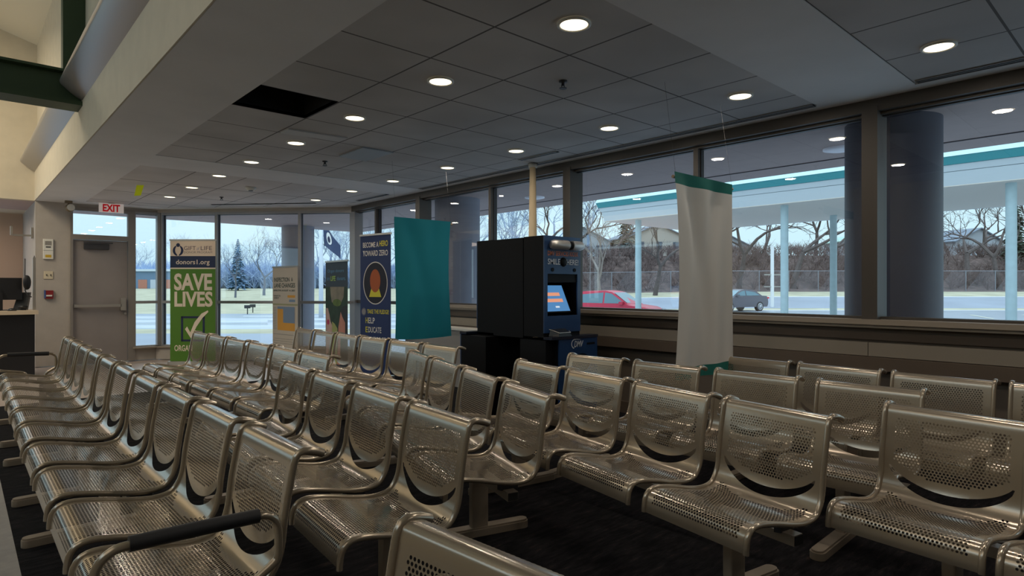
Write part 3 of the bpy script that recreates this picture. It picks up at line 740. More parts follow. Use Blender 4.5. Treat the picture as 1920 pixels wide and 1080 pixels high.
# 4: blue pledge banner
bl = mat('banner_blue', (.008, .028, .115), .6); yl = mat('print_yellow', (.70, .62, .05), .7); wt = mat('print_white', (.72, .70, .66), .7)
P4a = Vector((4.488, 8.325)); P4b = Vector((4.611, 7.66))
t, p = pullup(((P4a.x + P4b.x) / 2, (P4a.y + P4b.y) / 2), math.atan2(P4b.y - P4a.y, P4b.x - P4a.x), (P4b - P4a).length, 2.10, bl, 'dark blue pull-up banner reading BECOME A HERO TOWARD ZERO')
wB = (P4b - P4a).length
def hz(v): return 2.10 - v * 2.10      # fraction of height from the top
def hx(u): return (u - .5) * wB
# fractions measured on the photograph: banner rows 441 .. 705
def fr_(y): return (y - 441) / 247
letters('lettering', 'BECOME A', wt, p, hx(.09), hz(fr_(462)), wB * .52, .078, bold=.016)
letters('lettering', 'HERO', yl, p, hx(.64), hz(fr_(461)), wB * .27, .082, bold=.016)
letters('lettering', 'TOWARD ZERO', wt, p, hx(.09), hz(fr_(477)), wB * .82, .082, bold=.016)
ringflat('roundel_ring', hx(.5), hz(fr_(524)), wB * .40, .315, .014, wt, p, -.004)
flat('roundel_field', circ(hx(.5), hz(fr_(524)), wB * .38, .30), mat('print_black_blue', (.004, .006, .02), .6), p, y=-.0035)
# plain generic colour blocks stand where the printed mascot is
flat('roundel_shape', circ(hx(.5), hz(fr_(520)), wB * .17, .17), mat('print_brick', (.42, .10, .03), .7), p, y=-.005)
flat('roundel_shape', [(hx(.30), hz(fr_(548))), (hx(.70), hz(fr_(548))), (hx(.60), hz(fr_(528))), (hx(.40), hz(fr_(528)))], yl, p, y=-.0045)
flat('seal', circ(hx(.12), hz(fr_(574)), .055), mat('print_seal_grey', (.28, .27, .27), .7), p, y=-.004)
ringflat('seal_ring', hx(.12), hz(fr_(574)), .05, .05, .006, bl, p, -.006)
letters('lettering', 'TAKE THE PLEDGE!', yl, p, hx(.24), hz(fr_(577)), wB * .70, .062, bold=.016)
for word, y in (('HELP', 594), ('EDUCATE', 610), ('REINFORCE', 627)):
    letters('lettering', word[0], yl, p, hx(.18), hz(fr_(y)), .05, .085, bold=.016)
    letters('lettering', word[1:], wt, p, hx(.18) + .062, hz(fr_(y)), .052 * (len(word) - 1) * .93, .085, bold=.016)

# ================================================================== HANGING BANNERS
def hanging(x0, x1, y, z0, z1, mt, label, seed, bands=None, amp=.02):
    rnd = random.Random(seed)
    t = thing('hanging_banner', label, 'banner', ((x0 + x1) / 2, y, 0))
    w = x1 - x0; nx, nz = 60, 90; ph = [rnd.uniform(0, 6.28) for _ in range(6)]
    def co(u, v):   # u 0..1 left-right, v 0..1 top-bottom
        d = amp * (.3 + v) * (math.sin(5.5 * u + ph[0] + 1.2 * v) * .5 + .35 * math.sin(11 * u + ph[1] - 2 * v) + .18 * math.sin(23 * u + ph[2] + 3 * v))
        sw = amp * 1.6 * math.exp(-((u - .25 - .45 * v) / .13) ** 2) * (1 - v) + amp * 1.3 * math.exp(-((u - .75 + .35 * v) / .12) ** 2) * (1 - v) * .9
        xx = -w / 2 + u * w + (.012 * math.sin(4 * v + ph[3]) if u in (0, 1) else .012 * math.sin(4 * v + ph[3])) - (.02 * math.sin(PI * v)) * (2 * u - 1)
        return (xx, (d + sw) * min(1, v * 8), z1 - v * (z1 - z0) - .012 * math.sin(PI * u) * (1 if v > .9 else 0))
    b = MB(); vs = [co(i / nx, j / nz) for j in range(nz + 1) for i in range(nx + 1)]
    fs = []
    b.v = vs
    for j in range(nz):
        for i in range(nx):
            b.f.append((j * (nx + 1) + i, (j + 1) * (nx + 1) + i, (j + 1) * (nx + 1) + i + 1, j * (nx + 1) + i + 1))
            v = (j + .5) / nz * (z1 - z0); b.mi.append(1 if bands and (v < bands or v > (z1 - z0) - bands) else 0)
    b.build('fabric', mt, t, smooth=True)
    MB().tube([(-w / 2 + .01, .022, z1 - .03), (w / 2 + .035, .022, z1 - .03)], .012, 10).build('top_rod', mat('wood_rod', (.30, .22, .15), .6), t)
    for xx in (-w / 2 + .02, w / 2 - .0):
        MB().tube([(xx, .006, z1 - .02), (xx * .98, .10, CZ)], .0009, 5).build('cord', mat('cord_grey', (.10, .10, .10), .8), t)
    return t
teal = mat('teal_fabric', (.004, .235, .285), .8, bump=.2, bscale=400)
tealg = mat('green_fabric_band', (.004, .13, .105), .8); whitef = mat('white_fabric', (.56, .54, .50), .85, bump=.2, bscale=400)
hanging(3.66, 4.45, 6.0, .74, 2.13, [teal], 'plain teal cloth banner hanging from the ceiling', 3, amp=.016)
hanging(3.66, 4.46, 2.36, .69, 2.13, [whitef, tealg], 'white cloth banner with green top and bottom bands hanging by cords', 5, bands=.085, amp=.03)

# ================================================================== KIOSKS
kb = mat('kiosk_blue', (.010, .042, .125), .38, coat=.2); kk = mat('kiosk_black', (.003, .003, .004), .6, spec=.2); ks = mat('kiosk_silver', (.55, .53, .50), .3, .6)
korange = mat('kiosk_orange', (.55, .16, .06), .5); kwhite = mat('kiosk_white', (.62, .64, .68), .5)
def kiosk(loc, rz, label, front=True):
    """front faces local -y; width along x"""
    t = thing('service_kiosk', label, 'kiosk', (*loc, 0), rz)
    w = .51; ux0, ux1 = 0, w
    up = MB()    # upper cabinet with screen bay, wall by wall
    up.box(0, w, .235, .28, .86, 1.82)                       # rear
    up.box(0, .02, .012, .235, .86, 1.82); up.box(w - .02, w, .012, .235, .86, 1.82)
    up.box(.02, w - .02, .012, .235, 1.80, 1.82); up.box(.02, w - .02, .012, .235, .86, .90)
    up.build('upper_cabinet', kk, t)
    fp = MB(); fp.box(0, w, 0, .012, 1.46, 1.82).box(0, .045, 0, .012, .90, 1.46).box(w - .045, w, 0, .012, .90, 1.46).box(.045, w - .045, 0, .012, .90, 1.06)
    f = fp.build('front_panel', kb, t)
    MB().box(.045, w - .045, .012, .235, 1.38, 1.46).build('bay_hood', kk, t)
    base = MB(); base.box(0, .12, -.02, .33, 0, .83); base.box(.12, .66, -.075, .33, 0, .83)
    base.build('base_cabinet', kk, t)
    bf = MB(); bf.box(.11, .66, -.09, -.075, 0, .84); bfo = bf.build('base_front', kb, t)
    MB().box(-.0, .66, -.10, .012, .84, .865).build('work_shelf', mat('shelf_gloss', (.012, .018, .035), .15, coat=.5), t)
    # screen leaning back
    sc = MB(); sc.add([(.055, .02, 1.09), (.40, .02, 1.09), (.40, .15, 1.36), (.055, .15, 1.36), (.055, .06, 1.07), (.40, .06, 1.07), (.40, .19, 1.34), (.055, .19, 1.34)], [(0, 1, 2, 3), (5, 4, 7, 6), (0, 4, 5, 1), (3, 2, 6, 7), (0, 3, 7, 4), (1, 5, 6, 2)])
    so = sc.build('screen_housing', kk, t)
    def S(u0, u1, v0, v1, k): return [(.055 + .345 * a, .02 + .13 * b_ - k * .9, 1.09 + .27 * b_ + k * .43) for a, b_ in ((u0, v0), (u1, v0), (u1, v1), (u0, v1))]
    def sq(nm, u0, u1, v0, v1, k, m_):
        q = MB(); q.add(S(u0, u1, v0, v1, k), [(0, 1, 2, 3)]); q.build(nm, m_, so)
    sq('display', .04, .96, .04, .96, .002, mat('screen_blue', (.02, .03, .05), .3, emit=(.10, .30, .62), es=.75))
    oo = mat('screen_orange', (.02, .02, .02), .3, emit=(1, .42, .25), es=.75)
    sq('button', .12, .75, .58, .70, .003, oo); sq('button', .16, .80, .36, .48, .003, oo)
    sq('caption', .42, .58, .16, .22, .003, mat('screen_white', (.02, .02, .02), .3, emit=(.8, .9, 1), es=.8))
    # card reader tray
    rd = MB(); rd.add([(.10, -.095, .867), (.28, -.095, .867), (.30, .0, .867), (.06, .0, .867), (.12, -.085, .905), (.26, -.085, .905), (.28, -.005, .935), (.08, -.005, .935)], [(0, 3, 2, 1), (4, 5, 6, 7), (0, 1, 5, 4), (1, 2, 6, 5), (2, 3, 7, 6), (3, 0, 4, 7)])
    rd.build('card_reader', M['blackplastic'], t)
    MB().tube([(.06, -.004, .935), (.115, -.092, .902), (.265, -.092, .902), (.29, -.05, .915)], .004, 6).build('reader_rim', ks, t)
    if front:
        MB().tube([(.055, -.03, 1.735), (.085, -.045, 1.735), (.27, -.045, 1.735)], [.035, .046, .046], 18).build('camera_bar', ks, f, auto=50)
        MB().tube([(.26, -.042, 1.735), (.335, -.042, 1.735)], .038, 18).build('camera_gap', kk, f)
        MB().tube([(.325, -.045, 1.735), (.45, -.045, 1.735), (.485, -.04, 1.735), (.50, -.03, 1.735)], [.046, .046, .036, .012], 18).build('camera_bar', ks, f, auto=50)
        letters('lettering', 'DMV SERVICES KIOSK', korange, f, .045, 1.632, .43, .045, y=-.003, bold=.016)
        letters('lettering', 'SMILE', kwhite, f, .045, 1.548, .17, .055, y=-.003, bold=.015)
        letters('lettering', 'HERE!', kwhite, f, .305, 1.548, .17, .055, y=-.003, bold=.015)
        MB().lathe([(0, .012), (.04, .012), (.045, 0)], n=24).build('camera_lens', kk, f, smooth=True)
        LAST[0].rotation_euler = (PI / 2, 0, 0); LAST[0].location = (.262, -.001, 1.575)
        for xx in (.11, .42):
            MB().lathe([(0, .006), (.018, .006), (.018, 0)], n=16).build('sensor', kk, f); LAST[0].rotation_euler = (PI / 2, 0, 0); LAST[0].location = (xx, -.001, 1.50)
        letters('lettering', 'DMV', kwhite, bfo, .315, .755, .13, .06, y=-.093, bold=.01, shear=.25)
        ringflat('logo_arc', .325, .788, .052, .048, .010, kwhite, bfo, -.093, 75, 255)
        flat('logo_arc', [(.30, .83), (.35, .836), (.41, .825), (.35, .828)], kwhite, bfo, y=-.093)
        flat('slot', rect(.50, .62, .77, .79), kk, bfo, y=-.092); flat('outlet', circ(.42, .60, .13, .09), kk, bfo, y=-.092)
    return t
kiosk((4.07, 4.03), 0, 'dark blue self-service kiosk with lit screen and SMILE HERE lettering')
kiosk((4.60, 5.06), PI, 'black kiosk backing onto the blue one, its blue edge toward the teal banner', front=False)
tgp = MB(); tgp.box(4.07, 4.60, 4.32, 4.76, .84, 1.815); o = tgp.build('kiosk_rear_housing', kk)
tag(o, 'black rear housing between the two kiosks', 'kiosk housing')

# ================================================================== OUTSIDE
soffit = MB(); soffit.prism([(5.46, -20), (7.85, -20), (7.85, 14.6), (-6, 14.6), (-6, 13.05), (1.4, 13.05), (2.9, 13.05), (5.46, 10.05)], 2.779, 3.2)
struct(soffit.build('ceiling_outdoor', M['soft']), 'grey outdoor soffit of the roof overhang')
sg_ = MB()
for i, (xx) in enumerate((7.3,)): sg_.box(xx, xx + .02, -20, 14, 2.770, 2.779)
struct(sg_.build('trim_10', mat('soffit_reveal', (.14, .13, .14), .8)))
for (x, y) in ((6.10, 1.73), (6.10, 8.05), (6.00, 14.17), (6.10, -4.6)):
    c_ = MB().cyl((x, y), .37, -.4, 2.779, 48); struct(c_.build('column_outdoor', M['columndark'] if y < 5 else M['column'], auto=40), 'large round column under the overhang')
for (x, y, l) in ((6.80, 2.41, 'near the dark column'), (6.85, 7.0, 'farther along')):
    o = MB().lathe([(.16, 0), (.16, -.015), (.10, -.03), (0, -.035)], n=28).build('soffit_fixture', mat('soffit_white_glow', (.75, .78, .85), .5, emit=(.7, .8, 1), es=.10), smooth=True, loc=(x, y, 2.779)); tag(o, 'white round soffit fixture outside, ' + l, 'soffit fixture')  # slight emission added to brighten the fixture

# ---- ground, in strips across the view: D = distance along the view axis, e = lateral
FX, FY = .6725, .7401; RX, RY = .7401, -.6724
def wp(D, e, z=0.): return (FX * D + RX * e, FY * D + RY * e, z)
def ground(D, k):      # k = e/D
    w = max(0, min(1, (k - (-.10)) / .20))       # 1 on the right (car park), 0 on the left (lawn)
    zr = -.25 - .17 * max(0, min(1, (.33 - k) / .2))
    def sm(a, b_, x): q = max(0, min(1, (x - a) / (b_ - a))); return q * q * (3 - 2 * q)
    zr2 = zr + 1.20 * sm(43, 60, D) + 4.3 * sm(61, 74, D) + 1.0 * sm(74, 120, D)
    zl = -.33 + 1.55 * sm(60, 118, D) + .3 * sm(118, 150, D)
    return zl + (zr2 - zl) * w, w
gm = [mat('asphalt_wet', (.27, .31, .36), .3, var=.12, vscale=.6), mat('pale_grass', (.40, .385, .27), .9, var=.18, vscale=.5), mat('ice_snow', (.42, .46, .52), .6, var=.15, vscale=.4),
      mat('brown_bank', (.115, .080, .070), .95, var=.55, vscale=1.5, bump=1, bscale=3), mat('kerb_stone', (.55, .56, .56), .7), mat('dark_road', (.24, .28, .34), .5, var=.1, vscale=.3)]
Ds = [3, 5, 8, 11, 14, 16.5, 17.2, 19, 21, 22, 22.6, 24.4, 25, 27, 29, 31, 33, 35, 36, 37, 38.5, 40, 41, 42, 43, 44, 45, 46, 46.5, 48, 50, 52, 53, 53.4, 55, 57, 58.5, 60, 61, 63, 65, 67, 69, 71, 73, 75, 78, 82, 86, 92, 100, 108, 118, 130, 150, 200, 300]
Ks = [-1.6 + 3.4 * i / 85 for i in range(86)]
gr = MB(); rnd = random.Random(2)
for D in Ds:
    for k in Ks:
        z, w = ground(D, k); gr.v.append(wp(D, k * D, z))
n = len(Ks)
for a in range(len(Ds) - 1):
    for i in range(n - 1):
        D = (Ds[a] + Ds[a + 1]) / 2; k = (Ks[i] + Ks[i + 1]) / 2; _, w = ground(D, k)
        if w > .5:
            m_ = 0 if D < 42.5 else 4 if D < 43.2 else 1 if D < 45.5 else 5 if D < 52.8 else 4 if D < 53.3 else 1 if D < 58 else 3
        else:
            m_ = 5 if D < 22 else 1 if D < 24.4 else (2 if math.sin(D * 1.7 + k * 9) > -.1 else 0) if D < 36 else 5 if D < 38 else 1 if D < 46 else (1 if D < 120 else 3)
        gr.f.append((a * n + i, a * n + i + 1, (a + 1) * n + i + 1, (a + 1) * n + i)); gr.mi.append(m_)
struct(gr.build('terrain', gm, smooth=True), 'car park, road strips, lawn and bank outside')
# parking lines
pk = MB()
for k in range(7):
    D = 30.5; e = 9 + k * 3.0
    a = Vector(wp(D, e, 0)); b_ = Vector(wp(D + 4.5, e + 2.2, 0)); q = Vector(wp(0, .14, 0))
    zz = -.235
    if e / D < .33: continue
    pk.add([(a.x, a.y, zz), (a.x + q.x, a.y + q.y, zz), (b_.x + q.x, b_.y + q.y, zz), (b_.x, b_.y, zz)], [(0, 1, 2, 3)])
struct(pk.build('road_marking', mat('line_paint', (.7, .7, .55), .7)), 'pale parking lines')

# ---- drive-through canopy
cpz = 4.15; XF = 20.4; YL = 16.55; YR = -26
teal_p = mat('canopy_teal', (.05, .30, .33), .5); cw = mat('canopy_white', (.66, .72, .74), .6); cg = mat('canopy_groove', (.25, .32, .36), .7)
cn = thing('drive_canopy', 'long pale drive-through canopy with a teal roof stripe outside', 'canopy', (XF, 0, -.25))
def cbx(nm, x0, x1, y0, y1, z0, z1, m_): return MB().box(x0 - XF, x1 - XF, y0, y1, z0 + .25, z1 + .25).build(nm, m_, cn)
# fascia flares outwards to the top: profile in (x,z), extruded along y with the end mitred
def fascia(nm, prf, m_):
    b = MB(); nn = len(prf)
    vs = []
    for yy, sgn in ((YR, 0), (YL, 1)):
        for x, z in prf: vs.append((x - XF, yy + sgn * (XF + .0 - x) * .7, z + .25))
    b.add(vs, [(i, (i + 1) % nn, (i + 1) % nn + nn, i + nn) for i in range(nn)] + [tuple(range(nn))[::-1], tuple(range(nn, 2 * nn))]); b.build(nm, m_, cn)
fascia('fascia', [(XF, cpz), (XF - .14, cpz + .36), (XF - .03, cpz + .36), (XF + .2, cpz)], cw)
fascia('fascia', [(XF - .15, cpz + .375), (XF - .23, cpz + .54), (XF - .03, cpz + .54), (XF - .03, cpz + .375)], cw)
fascia('fascia_groove', [(XF - .12, cpz + .355), (XF - .12, cpz + .38), (XF + .1, cpz + .38), (XF + .1, cpz + .355)], cg)
fascia('roof_stripe', [(XF - .26, cpz + .545), (XF - .34, cpz + .75), (XF - .1, cpz + .75), (XF - .1, cpz + .545)], teal_p)
fascia('roof_edge', [(XF - .36, cpz + .76), (XF - .30, cpz + .90), (XF + .2, cpz + .90), (XF + .2, cpz + .76)], mat('canopy_edge_glow', (.62, .90, .95), .3, emit=(.4, .8, .9), es=.12))  # edge strip is no lamp; emission added to make it glow
cbx('roof', XF - .0, XF + 6.6, YR, YL, cpz + .7, cpz + .85, cw)
cbx('underside', XF + .0, XF + 6.4, YR, YL, cpz - .02, cpz + .05, mat('canopy_underside', (.80, .72, .62), .7))
cbx('end_fascia', XF + .0, XF + 6.6, YL - .02, YL + .1, cpz, cpz + .7, cw)
cbx('rear_fascia', XF + 6.4, XF + 6.7, YR, YL + .1, cpz, cpz + .7, cw)
colm = mat('canopy_column', (.46, .60, .63), .5, var=.05)
for (x, r) in ((20.9, (.728, .4389, .149, -.14)),):
    for q in r: MB().cyl((x - XF, x * q), .125, -.1, cpz + .24, 20).build('column', colm, cn, auto=40)
for yy in (.4389 * 20.7 + 0, .149 * 20.7, .728 * 20.7 - .3):
    pass
for q in (.3636, .12, .60):
    MB().cyl((25.2 - XF, 25.2 * q), .125, -.1, cpz + .24, 20).build('column', colm, cn, auto=40)

# ---- cars
def car(name, label, loc, rz, body, kind):
    t = thing(name, label, 'car', loc, rz)
    pm_ = mat(name + '_paint', body, .4, .0, coat=.15); gl = mat(name + '_glass', (.10, .22, .27), .06, 0, spec=.9); bk = M['blackplastic']
    # side silhouette (x forward) lower body and cabin; lofted across width
    if kind == 'suv':
        L_, wd = 4.3, .89
        low = [(-2.10, .38), (-2.15, .62), (-2.12, .98), (-2.02, 1.06), (.72, 1.04), (1.10, .98), (1.75, .90), (2.05, .78), (2.13, .60), (2.12, .34), (-2.05, .30)]
        cab = [(-2.05, 1.04), (-1.80, 1.50), (-1.35, 1.59), (-.2, 1.62), (.15, 1.56), (1.00, 1.02)]
        wheels = (-1.32, 1.30); wr = .34
    else:
        L_, wd = 4.5, .88
        low = [(-2.25, .42), (-2.28, .62), (-2.22, .93), (-2.10, 1.02), (-1.55, 1.03), (.85, .98), (1.70, .86), (2.12, .70), (2.22, .50), (2.18, .28), (-2.15, .30)]
        cab = [(-1.75, 1.02), (-1.20, 1.34), (-.75, 1.44), (-.1, 1.46), (.25, 1.40), (1.05, .97)]
        wheels = (-1.38, 1.36); wr = .32
    def loft(nm, pr, sec, m_, tp=0.):
        b = MB(); nn = len(pr); vs = []
        for yy, sc, dz in sec:
            for x, z in pr:
                cx = 0; vs.append((cx + (x - cx) * sc, yy * (1 - tp * max(0, (z - .95))), z + dz))
        for i in range(len(sec) - 1):
            for k in range(nn): b.f.append((i * nn + k, i * nn + (k + 1) % nn, (i + 1) * nn + (k + 1) % nn, (i + 1) * nn + k)); b.mi.append(0)
        b.f.append(tuple(range(nn))[::-1]); b.mi.append(0); b.f.append(tuple(range((len(sec) - 1) * nn, len(sec) * nn))); b.mi.append(0)
        b.v = vs; return b.build(nm, m_, t, auto=35)
    loft('body', low, [(-wd, .93, 0), (-wd * .96, .975, .0), (-wd * .7, 1, .02), (0, 1.015, .03), (wd * .7, 1, .02), (wd * .96, .975, 0), (wd, .93, 0)], pm_)
    loft('cabin', cab + [(cab[-1][0], .95), (cab[0][0], .95)], [(-wd * .95, .97, 0), (-wd * .8, 1, .0), (0, 1.0, .02), (wd * .8, 1, 0), (wd * .95, .97, 0)], pm_, .30)
    # windows on both sides, windscreen and rear window
    for sd in (-1, 1):
        def yy(z): return sd * (wd * .95 * (1 - .30 * max(0, z - .95)) + .012)
        pts = [(x * .95, z) for x, z in cab]
        q0 = [(pts[0][0] + .22, 1.06), (pts[1][0] + .12, pts[1][1] - .07), (pts[3][0] - .08, pts[3][1] - .08), (pts[3][0] - .08, 1.05)]
        q1 = [(pts[3][0] - .0, 1.05), (pts[3][0] - .0, pts[3][1] - .08), (pts[4][0] + .0, pts[4][1] - .07), (pts[5][0] - .12, 1.05)]
        for q in (q0, q1):
            b = MB(); b.add([(x, yy(z), z) for x, z in q], [(0, 1, 2, 3) if sd > 0 else (3, 2, 1, 0)]); b.build('side_window', gl, t)
    def pane(nm, a, c, s=1):
        dx, dz = c[0] - a[0], c[1] - a[1]; nl = math.hypot(dx, dz); nx_, nz_ = -dz / nl * s * .008, dx / nl * s * .008
        pa = (a[0] + dx * .1 + nx_, a[1] + dz * .1 + nz_); pc = (a[0] + dx * .92 + nx_, a[1] + dz * .92 + nz_)
        b = MB(); wa = wd * .88 * (1 - .30 * (pa[1] - .95)); wc = wd * .86 * (1 - .30 * (pc[1] - .95))
        b.add([(pa[0], -wa, pa[1]), (pa[0], wa, pa[1]), (pc[0], wc, pc[1] + .02), (pc[0], -wc, pc[1] + .02)], [(0, 1, 2, 3)]); b.build(nm, gl, t)
    pane('windscreen', cab[5], cab[4], -1); pane('rear_window', cab[0], cab[1], 1)
    for wx in wheels:
        for sd in (-1, 1):
            b = MB(); b.tube([(wx, sd * (wd - .20), wr), (wx, sd * (wd + .01), wr)], wr, 28); w_ = b.build('wheel', bk, t, auto=40)
            b = MB()
            for k in range(10):
                a = 2 * PI * k / 10; b.tube([(wx, sd * (wd + .02), wr), (wx + wr * .62 * math.cos(a), sd * (wd + .02), wr + wr * .62 * math.sin(a))], .022, 5)
            b.tube([(wx + wr * .66 * math.cos(2 * PI * k / 24), sd * (wd + .018), wr + wr * .66 * math.sin(2 * PI * k / 24)) for k in range(25)], .018, 6)
            b.build('rim', mat('alloy', (.6, .62, .65), .3, .7), w_)
    for sd in (-1, 1):
        b = MB(); b.box(.62, .80, sd * (wd + .02) - .09, sd * (wd + .02) + .09, 1.0, 1.13); b.build('wing_mirror', pm_, t)
        if kind == 'suv':
            b = MB(); b.box(1.82, 2.10, sd * .66 - .2, sd * .66 + .2, .70, .82); b.build('headlight', mat('headlight', (.8, .82, .85), .1), t)
        else:
            b = MB(); b.box(-2.27, -1.98, sd * .64 - .235, sd * .64 + .235, .84, .95); b.build('tail_light', mat('tail_red', (.55, .02, .03), .2, emit=(1, .02, .02), es=.15), t)
    if kind == 'suv':
        b = MB(); b.box(2.06, 2.16, -.5, .5, .42, .74); b.build('grille', bk, t); b = MB(); b.box(2.12, 2.17, -.48, .48, .70, .73).box(2.12, 2.17, -.5, -.46, .42, .73).box(2.12, 2.17, .46, .5, .42, .73); b.build('grille_trim', ks, t)
    else:
        b = MB(); b.box(-2.31, -2.26, -.28, .28, .72, .84); b.build('licence_plate', M['white'], t); b = MB(); b.box(-2.30, -2.2, -.7, .7, .30, .42); b.build('rear_bumper', bk, t)
    return t
# red SUV: nose toward the right, seen from its front-right; grey sedan: tail toward the right
D = 28.5; k = .170
p_ = wp(D, k * D); car('red_suv', 'red-pink SUV parked outside behind the thin left canopy column', (p_[0], p_[1], -.44), math.atan2(RY, RX) - .62, (.62, .035, .08), 'suv')
D = 41; k = .365
p_ = wp(D, k * D); car('grey_sedan', 'grey sedan parked outside right of the white banner', (p_[0], p_[1], -.26), math.atan2(RY, RX) + PI - .42 + .9, (.10, .10, .125), 'sedan')

# ---- fence along the bank
fn = thing('chain_link_fence', 'grey chain-link fence in front of the brown bank', 'fence', wp(60, 20, 0)); fo = Vector(fn.location)
fp_ = MB(); rails = MB(); mesh_ = MB()
prevt = None
for i in range(26):
    e = 4 + i * 2.9; D = 60; z, _ = ground(D, e / D); p0 = Vector(wp(D, e, z)) - fo
    fp_.tube([(p0.x, p0.y, p0.z - .1), (p0.x, p0.y, p0.z + 2.05)], .04, 6)
    if prevt is not None:
        a, c = prevt, p0
        rails.tube([(a.x, a.y, a.z + 2.0), (c.x, c.y, c.z + 2.0)], .025, 5)
        d = c - a
        for q in range(24):       # the diagonal wires
            for s_ in (0, 1):
                u0 = q / 24; u1 = u0 + 1.6 / 2.9
                if u1 > 1.0: u1 = 1.0
                h1 = 2.0 * (u1 - u0) / (1.6 / 2.9)
                za, zb = (0, h1) if s_ == 0 else (2.0, 2.0 - h1)
                A_ = a + d * u0; B_ = a + d * u1
                mesh_.tube([(A_.x, A_.y, A_.z + za), (B_.x, B_.y, B_.z + zb)], .006, 3, cap=False)
    prevt = p0
fm = mat('galvanised', (.30, .32, .36), .5, .3)
fp_.build('fence_posts', fm, fn)['kind'] = 'stuff'; rails.build('top_rail', fm, fn); mesh_.build('wire_mesh', fm, fn)

# white utility stand with cross bars
D = 46; k = (1448 - 960) / 1145; p_ = wp(D, k * D); gz = ground(D, k)[0]
us = thing('barrier_post', 'tall white post with two cross bars beside the grey sedan', 'post', (p_[0], p_[1], gz), math.atan2(RY, RX))
MB().box(-.10, .10, -.08, .08, -.1, 4.6).build('upright', mat('post_white', (.8, .82, .82), .5), us)
MB().box(-.62, .62, -.04, .04, 1.50, 1.58).box(-.62, .62, -.04, .04, 2.40, 2.48).build('cross_bars', M['metal'], us)

# ---- trees
def tree_mesh(seed, height, spread=1., depth=6, mt=None, lean=0., thick=.022, up=.25, tips=True):
    rnd = random.Random(seed); b = MB()
    def grow(p, d, ln, r, lev):
        segs = 3 if lev < 3 else 2; pts = [p]; dd = d.copy(); q = p.copy()
        for _ in range(segs):
            dd = (dd + Vector((rnd.gauss(0, .13), rnd.gauss(0, .13), rnd.gauss(0, .08) + .03))).normalized(); q = q + dd * ln / segs; pts.append(q.copy())
        rr = [r * (1 - .38 * i / segs) for i in range(segs + 1)]
        b.tube(pts, rr, 6 if lev < 2 else 4 if lev < 4 else 3, cap=False)
        if lev >= depth: return
        nb = rnd.choice((2, 3, 3)) if lev < 4 else rnd.choice((2, 3))
        for k in range(nb):
            a = rnd.uniform(0, 2 * PI); tl = rnd.uniform(.35, .85) * spread
            ax = dd.orthogonal().normalized(); ax.rotate(Matrix.Rotation(a, 3, dd))
            nd = (dd * math.cos(tl) + ax * math.sin(tl)); nd.z += up * .5; nd.normalize()
            st = q if k < 2 else pts[rnd.randint(1, segs)]
            grow(st, nd, ln * rnd.uniform(.62, .88), r * rnd.uniform(.5, .66), lev + 1)
    grow(Vector((0, 0, -.2)), Vector((lean, 0, 1)).normalized(), height * .27, height * thick, 0)
    o = b.build('trunk_and_branches', mt); me = o.data; bpy.data.objects.remove(o); return me
bark = mat('bare_bark', (.105, .085, .08), .9, var=.2); barkb = mat('bare_bark_hazy', (.30, .38, .52), .9); barkl = mat('bare_bark_pale', (.26, .22, .20), .9)  # barkb: distance haze mixed into the bark colour
TR = [tree_mesh(11, 11, 1.05, 6, bark), tree_mesh(23, 11, 1.25, 6, bark, .15), tree_mesh(35, 11, .85, 6, bark, -.1)]
TH = [tree_mesh(47, 12, 1.0, 6, barkb, 0, .016), tree_mesh(51, 12, 1.2, 6, barkb, .1, .016), tree_mesh(63, 12, .8, 6, barkb, 0, .016)]
TS = tree_mesh(77, 5, 1.0, 6, barkl, 0, .02)
TSH = tree_mesh(78, 5, 1.1, 6, mat('bark_lone_hazy', (.13, .14, .18), .9), 0, .02)  # haze tint put into the lone trees' bark
def tree(D, px, mesh, sc, label, group=None, zoff=0, rz=None):
    k = (px - 960) / 1145; z = ground(D, k)[0]
    t = thing('bare_tree', label, 'tree', wp(D, k * D, z + zoff), rz if rz is not None else random.uniform(0, 6.28), group)
    t.scale = (sc,) * 3
    child('trunk_and_branches', mesh, t)
    return t
G1 = 'bare trees on the bank'; G2 = 'hazy bare trees beyond the lawn'
tree(57, 1122, TS, 1.9, 'slim pale bare tree at the left end of the red car', rz=1)
tree(55, 1228, TR[0], .95, 'forked bare tree right behind the thin left canopy column', rz=2.1)
tree(63, 1485, TR[1], 1.5, 'large dark spreading bare tree between the two canopy columns right of the banner', rz=.3)
tree(63, 1385, TR[0], 1.3, 'dark forked bare tree at the right edge of the white banner', rz=1.4)
tree(66, 1640, TR[2], 1.1, 'bare tree hidden behind the dark column')
tree(64, 1820, TR[1], 1.35, 'twiggy bare tree seen right of the dark column')
tree(62, 1875, TR[0], 1.25, 'dark bare tree left of the rightmost canopy column')
tree(68, 1560, TR[1], 1.0, 'bare tree behind the second canopy column')
for i, (D, px, m_, s) in enumerate(((85, 1100, 0, 1.2), (80, 1150, 2, 1.0), (90, 1240, 1, 1.1), (78, 1300, 0, 1.0), (74, 1345, 1, 1.), (80, 1430, 2, 1.1), (76, 1530, 0, 1.1), (78, 1600, 2, 1.1), (75, 1700, 0, 1.1), (77, 1780, 2, 1.0), (80, 1850, 1, 1.0), (75, 1920, 0, 1.0),
                                    (70, 880, 0, 1.1), (75, 930, 1, 1.), (66, 975, 2, 1.0), (72, 1020, 0, 1.1), (70, 1060, 1, 1.1), (95, 950, 2, 1.2), (96, 1040, 0, 1.2))):
    tree(D, px, (TR + TH)[m_ + (3 if D > 84 or px < 1000 else 0)], s, 'bare tree in the row up on the bank behind the fence', G1)
tree(78, 441, TSH, 1.55, 'small lone bare tree on the lawn, left of the tall one', rz=1)
tree(84, 495, TSH, 2.1, 'taller lone bare tree on the lawn near the inspection banner', rz=2.5)
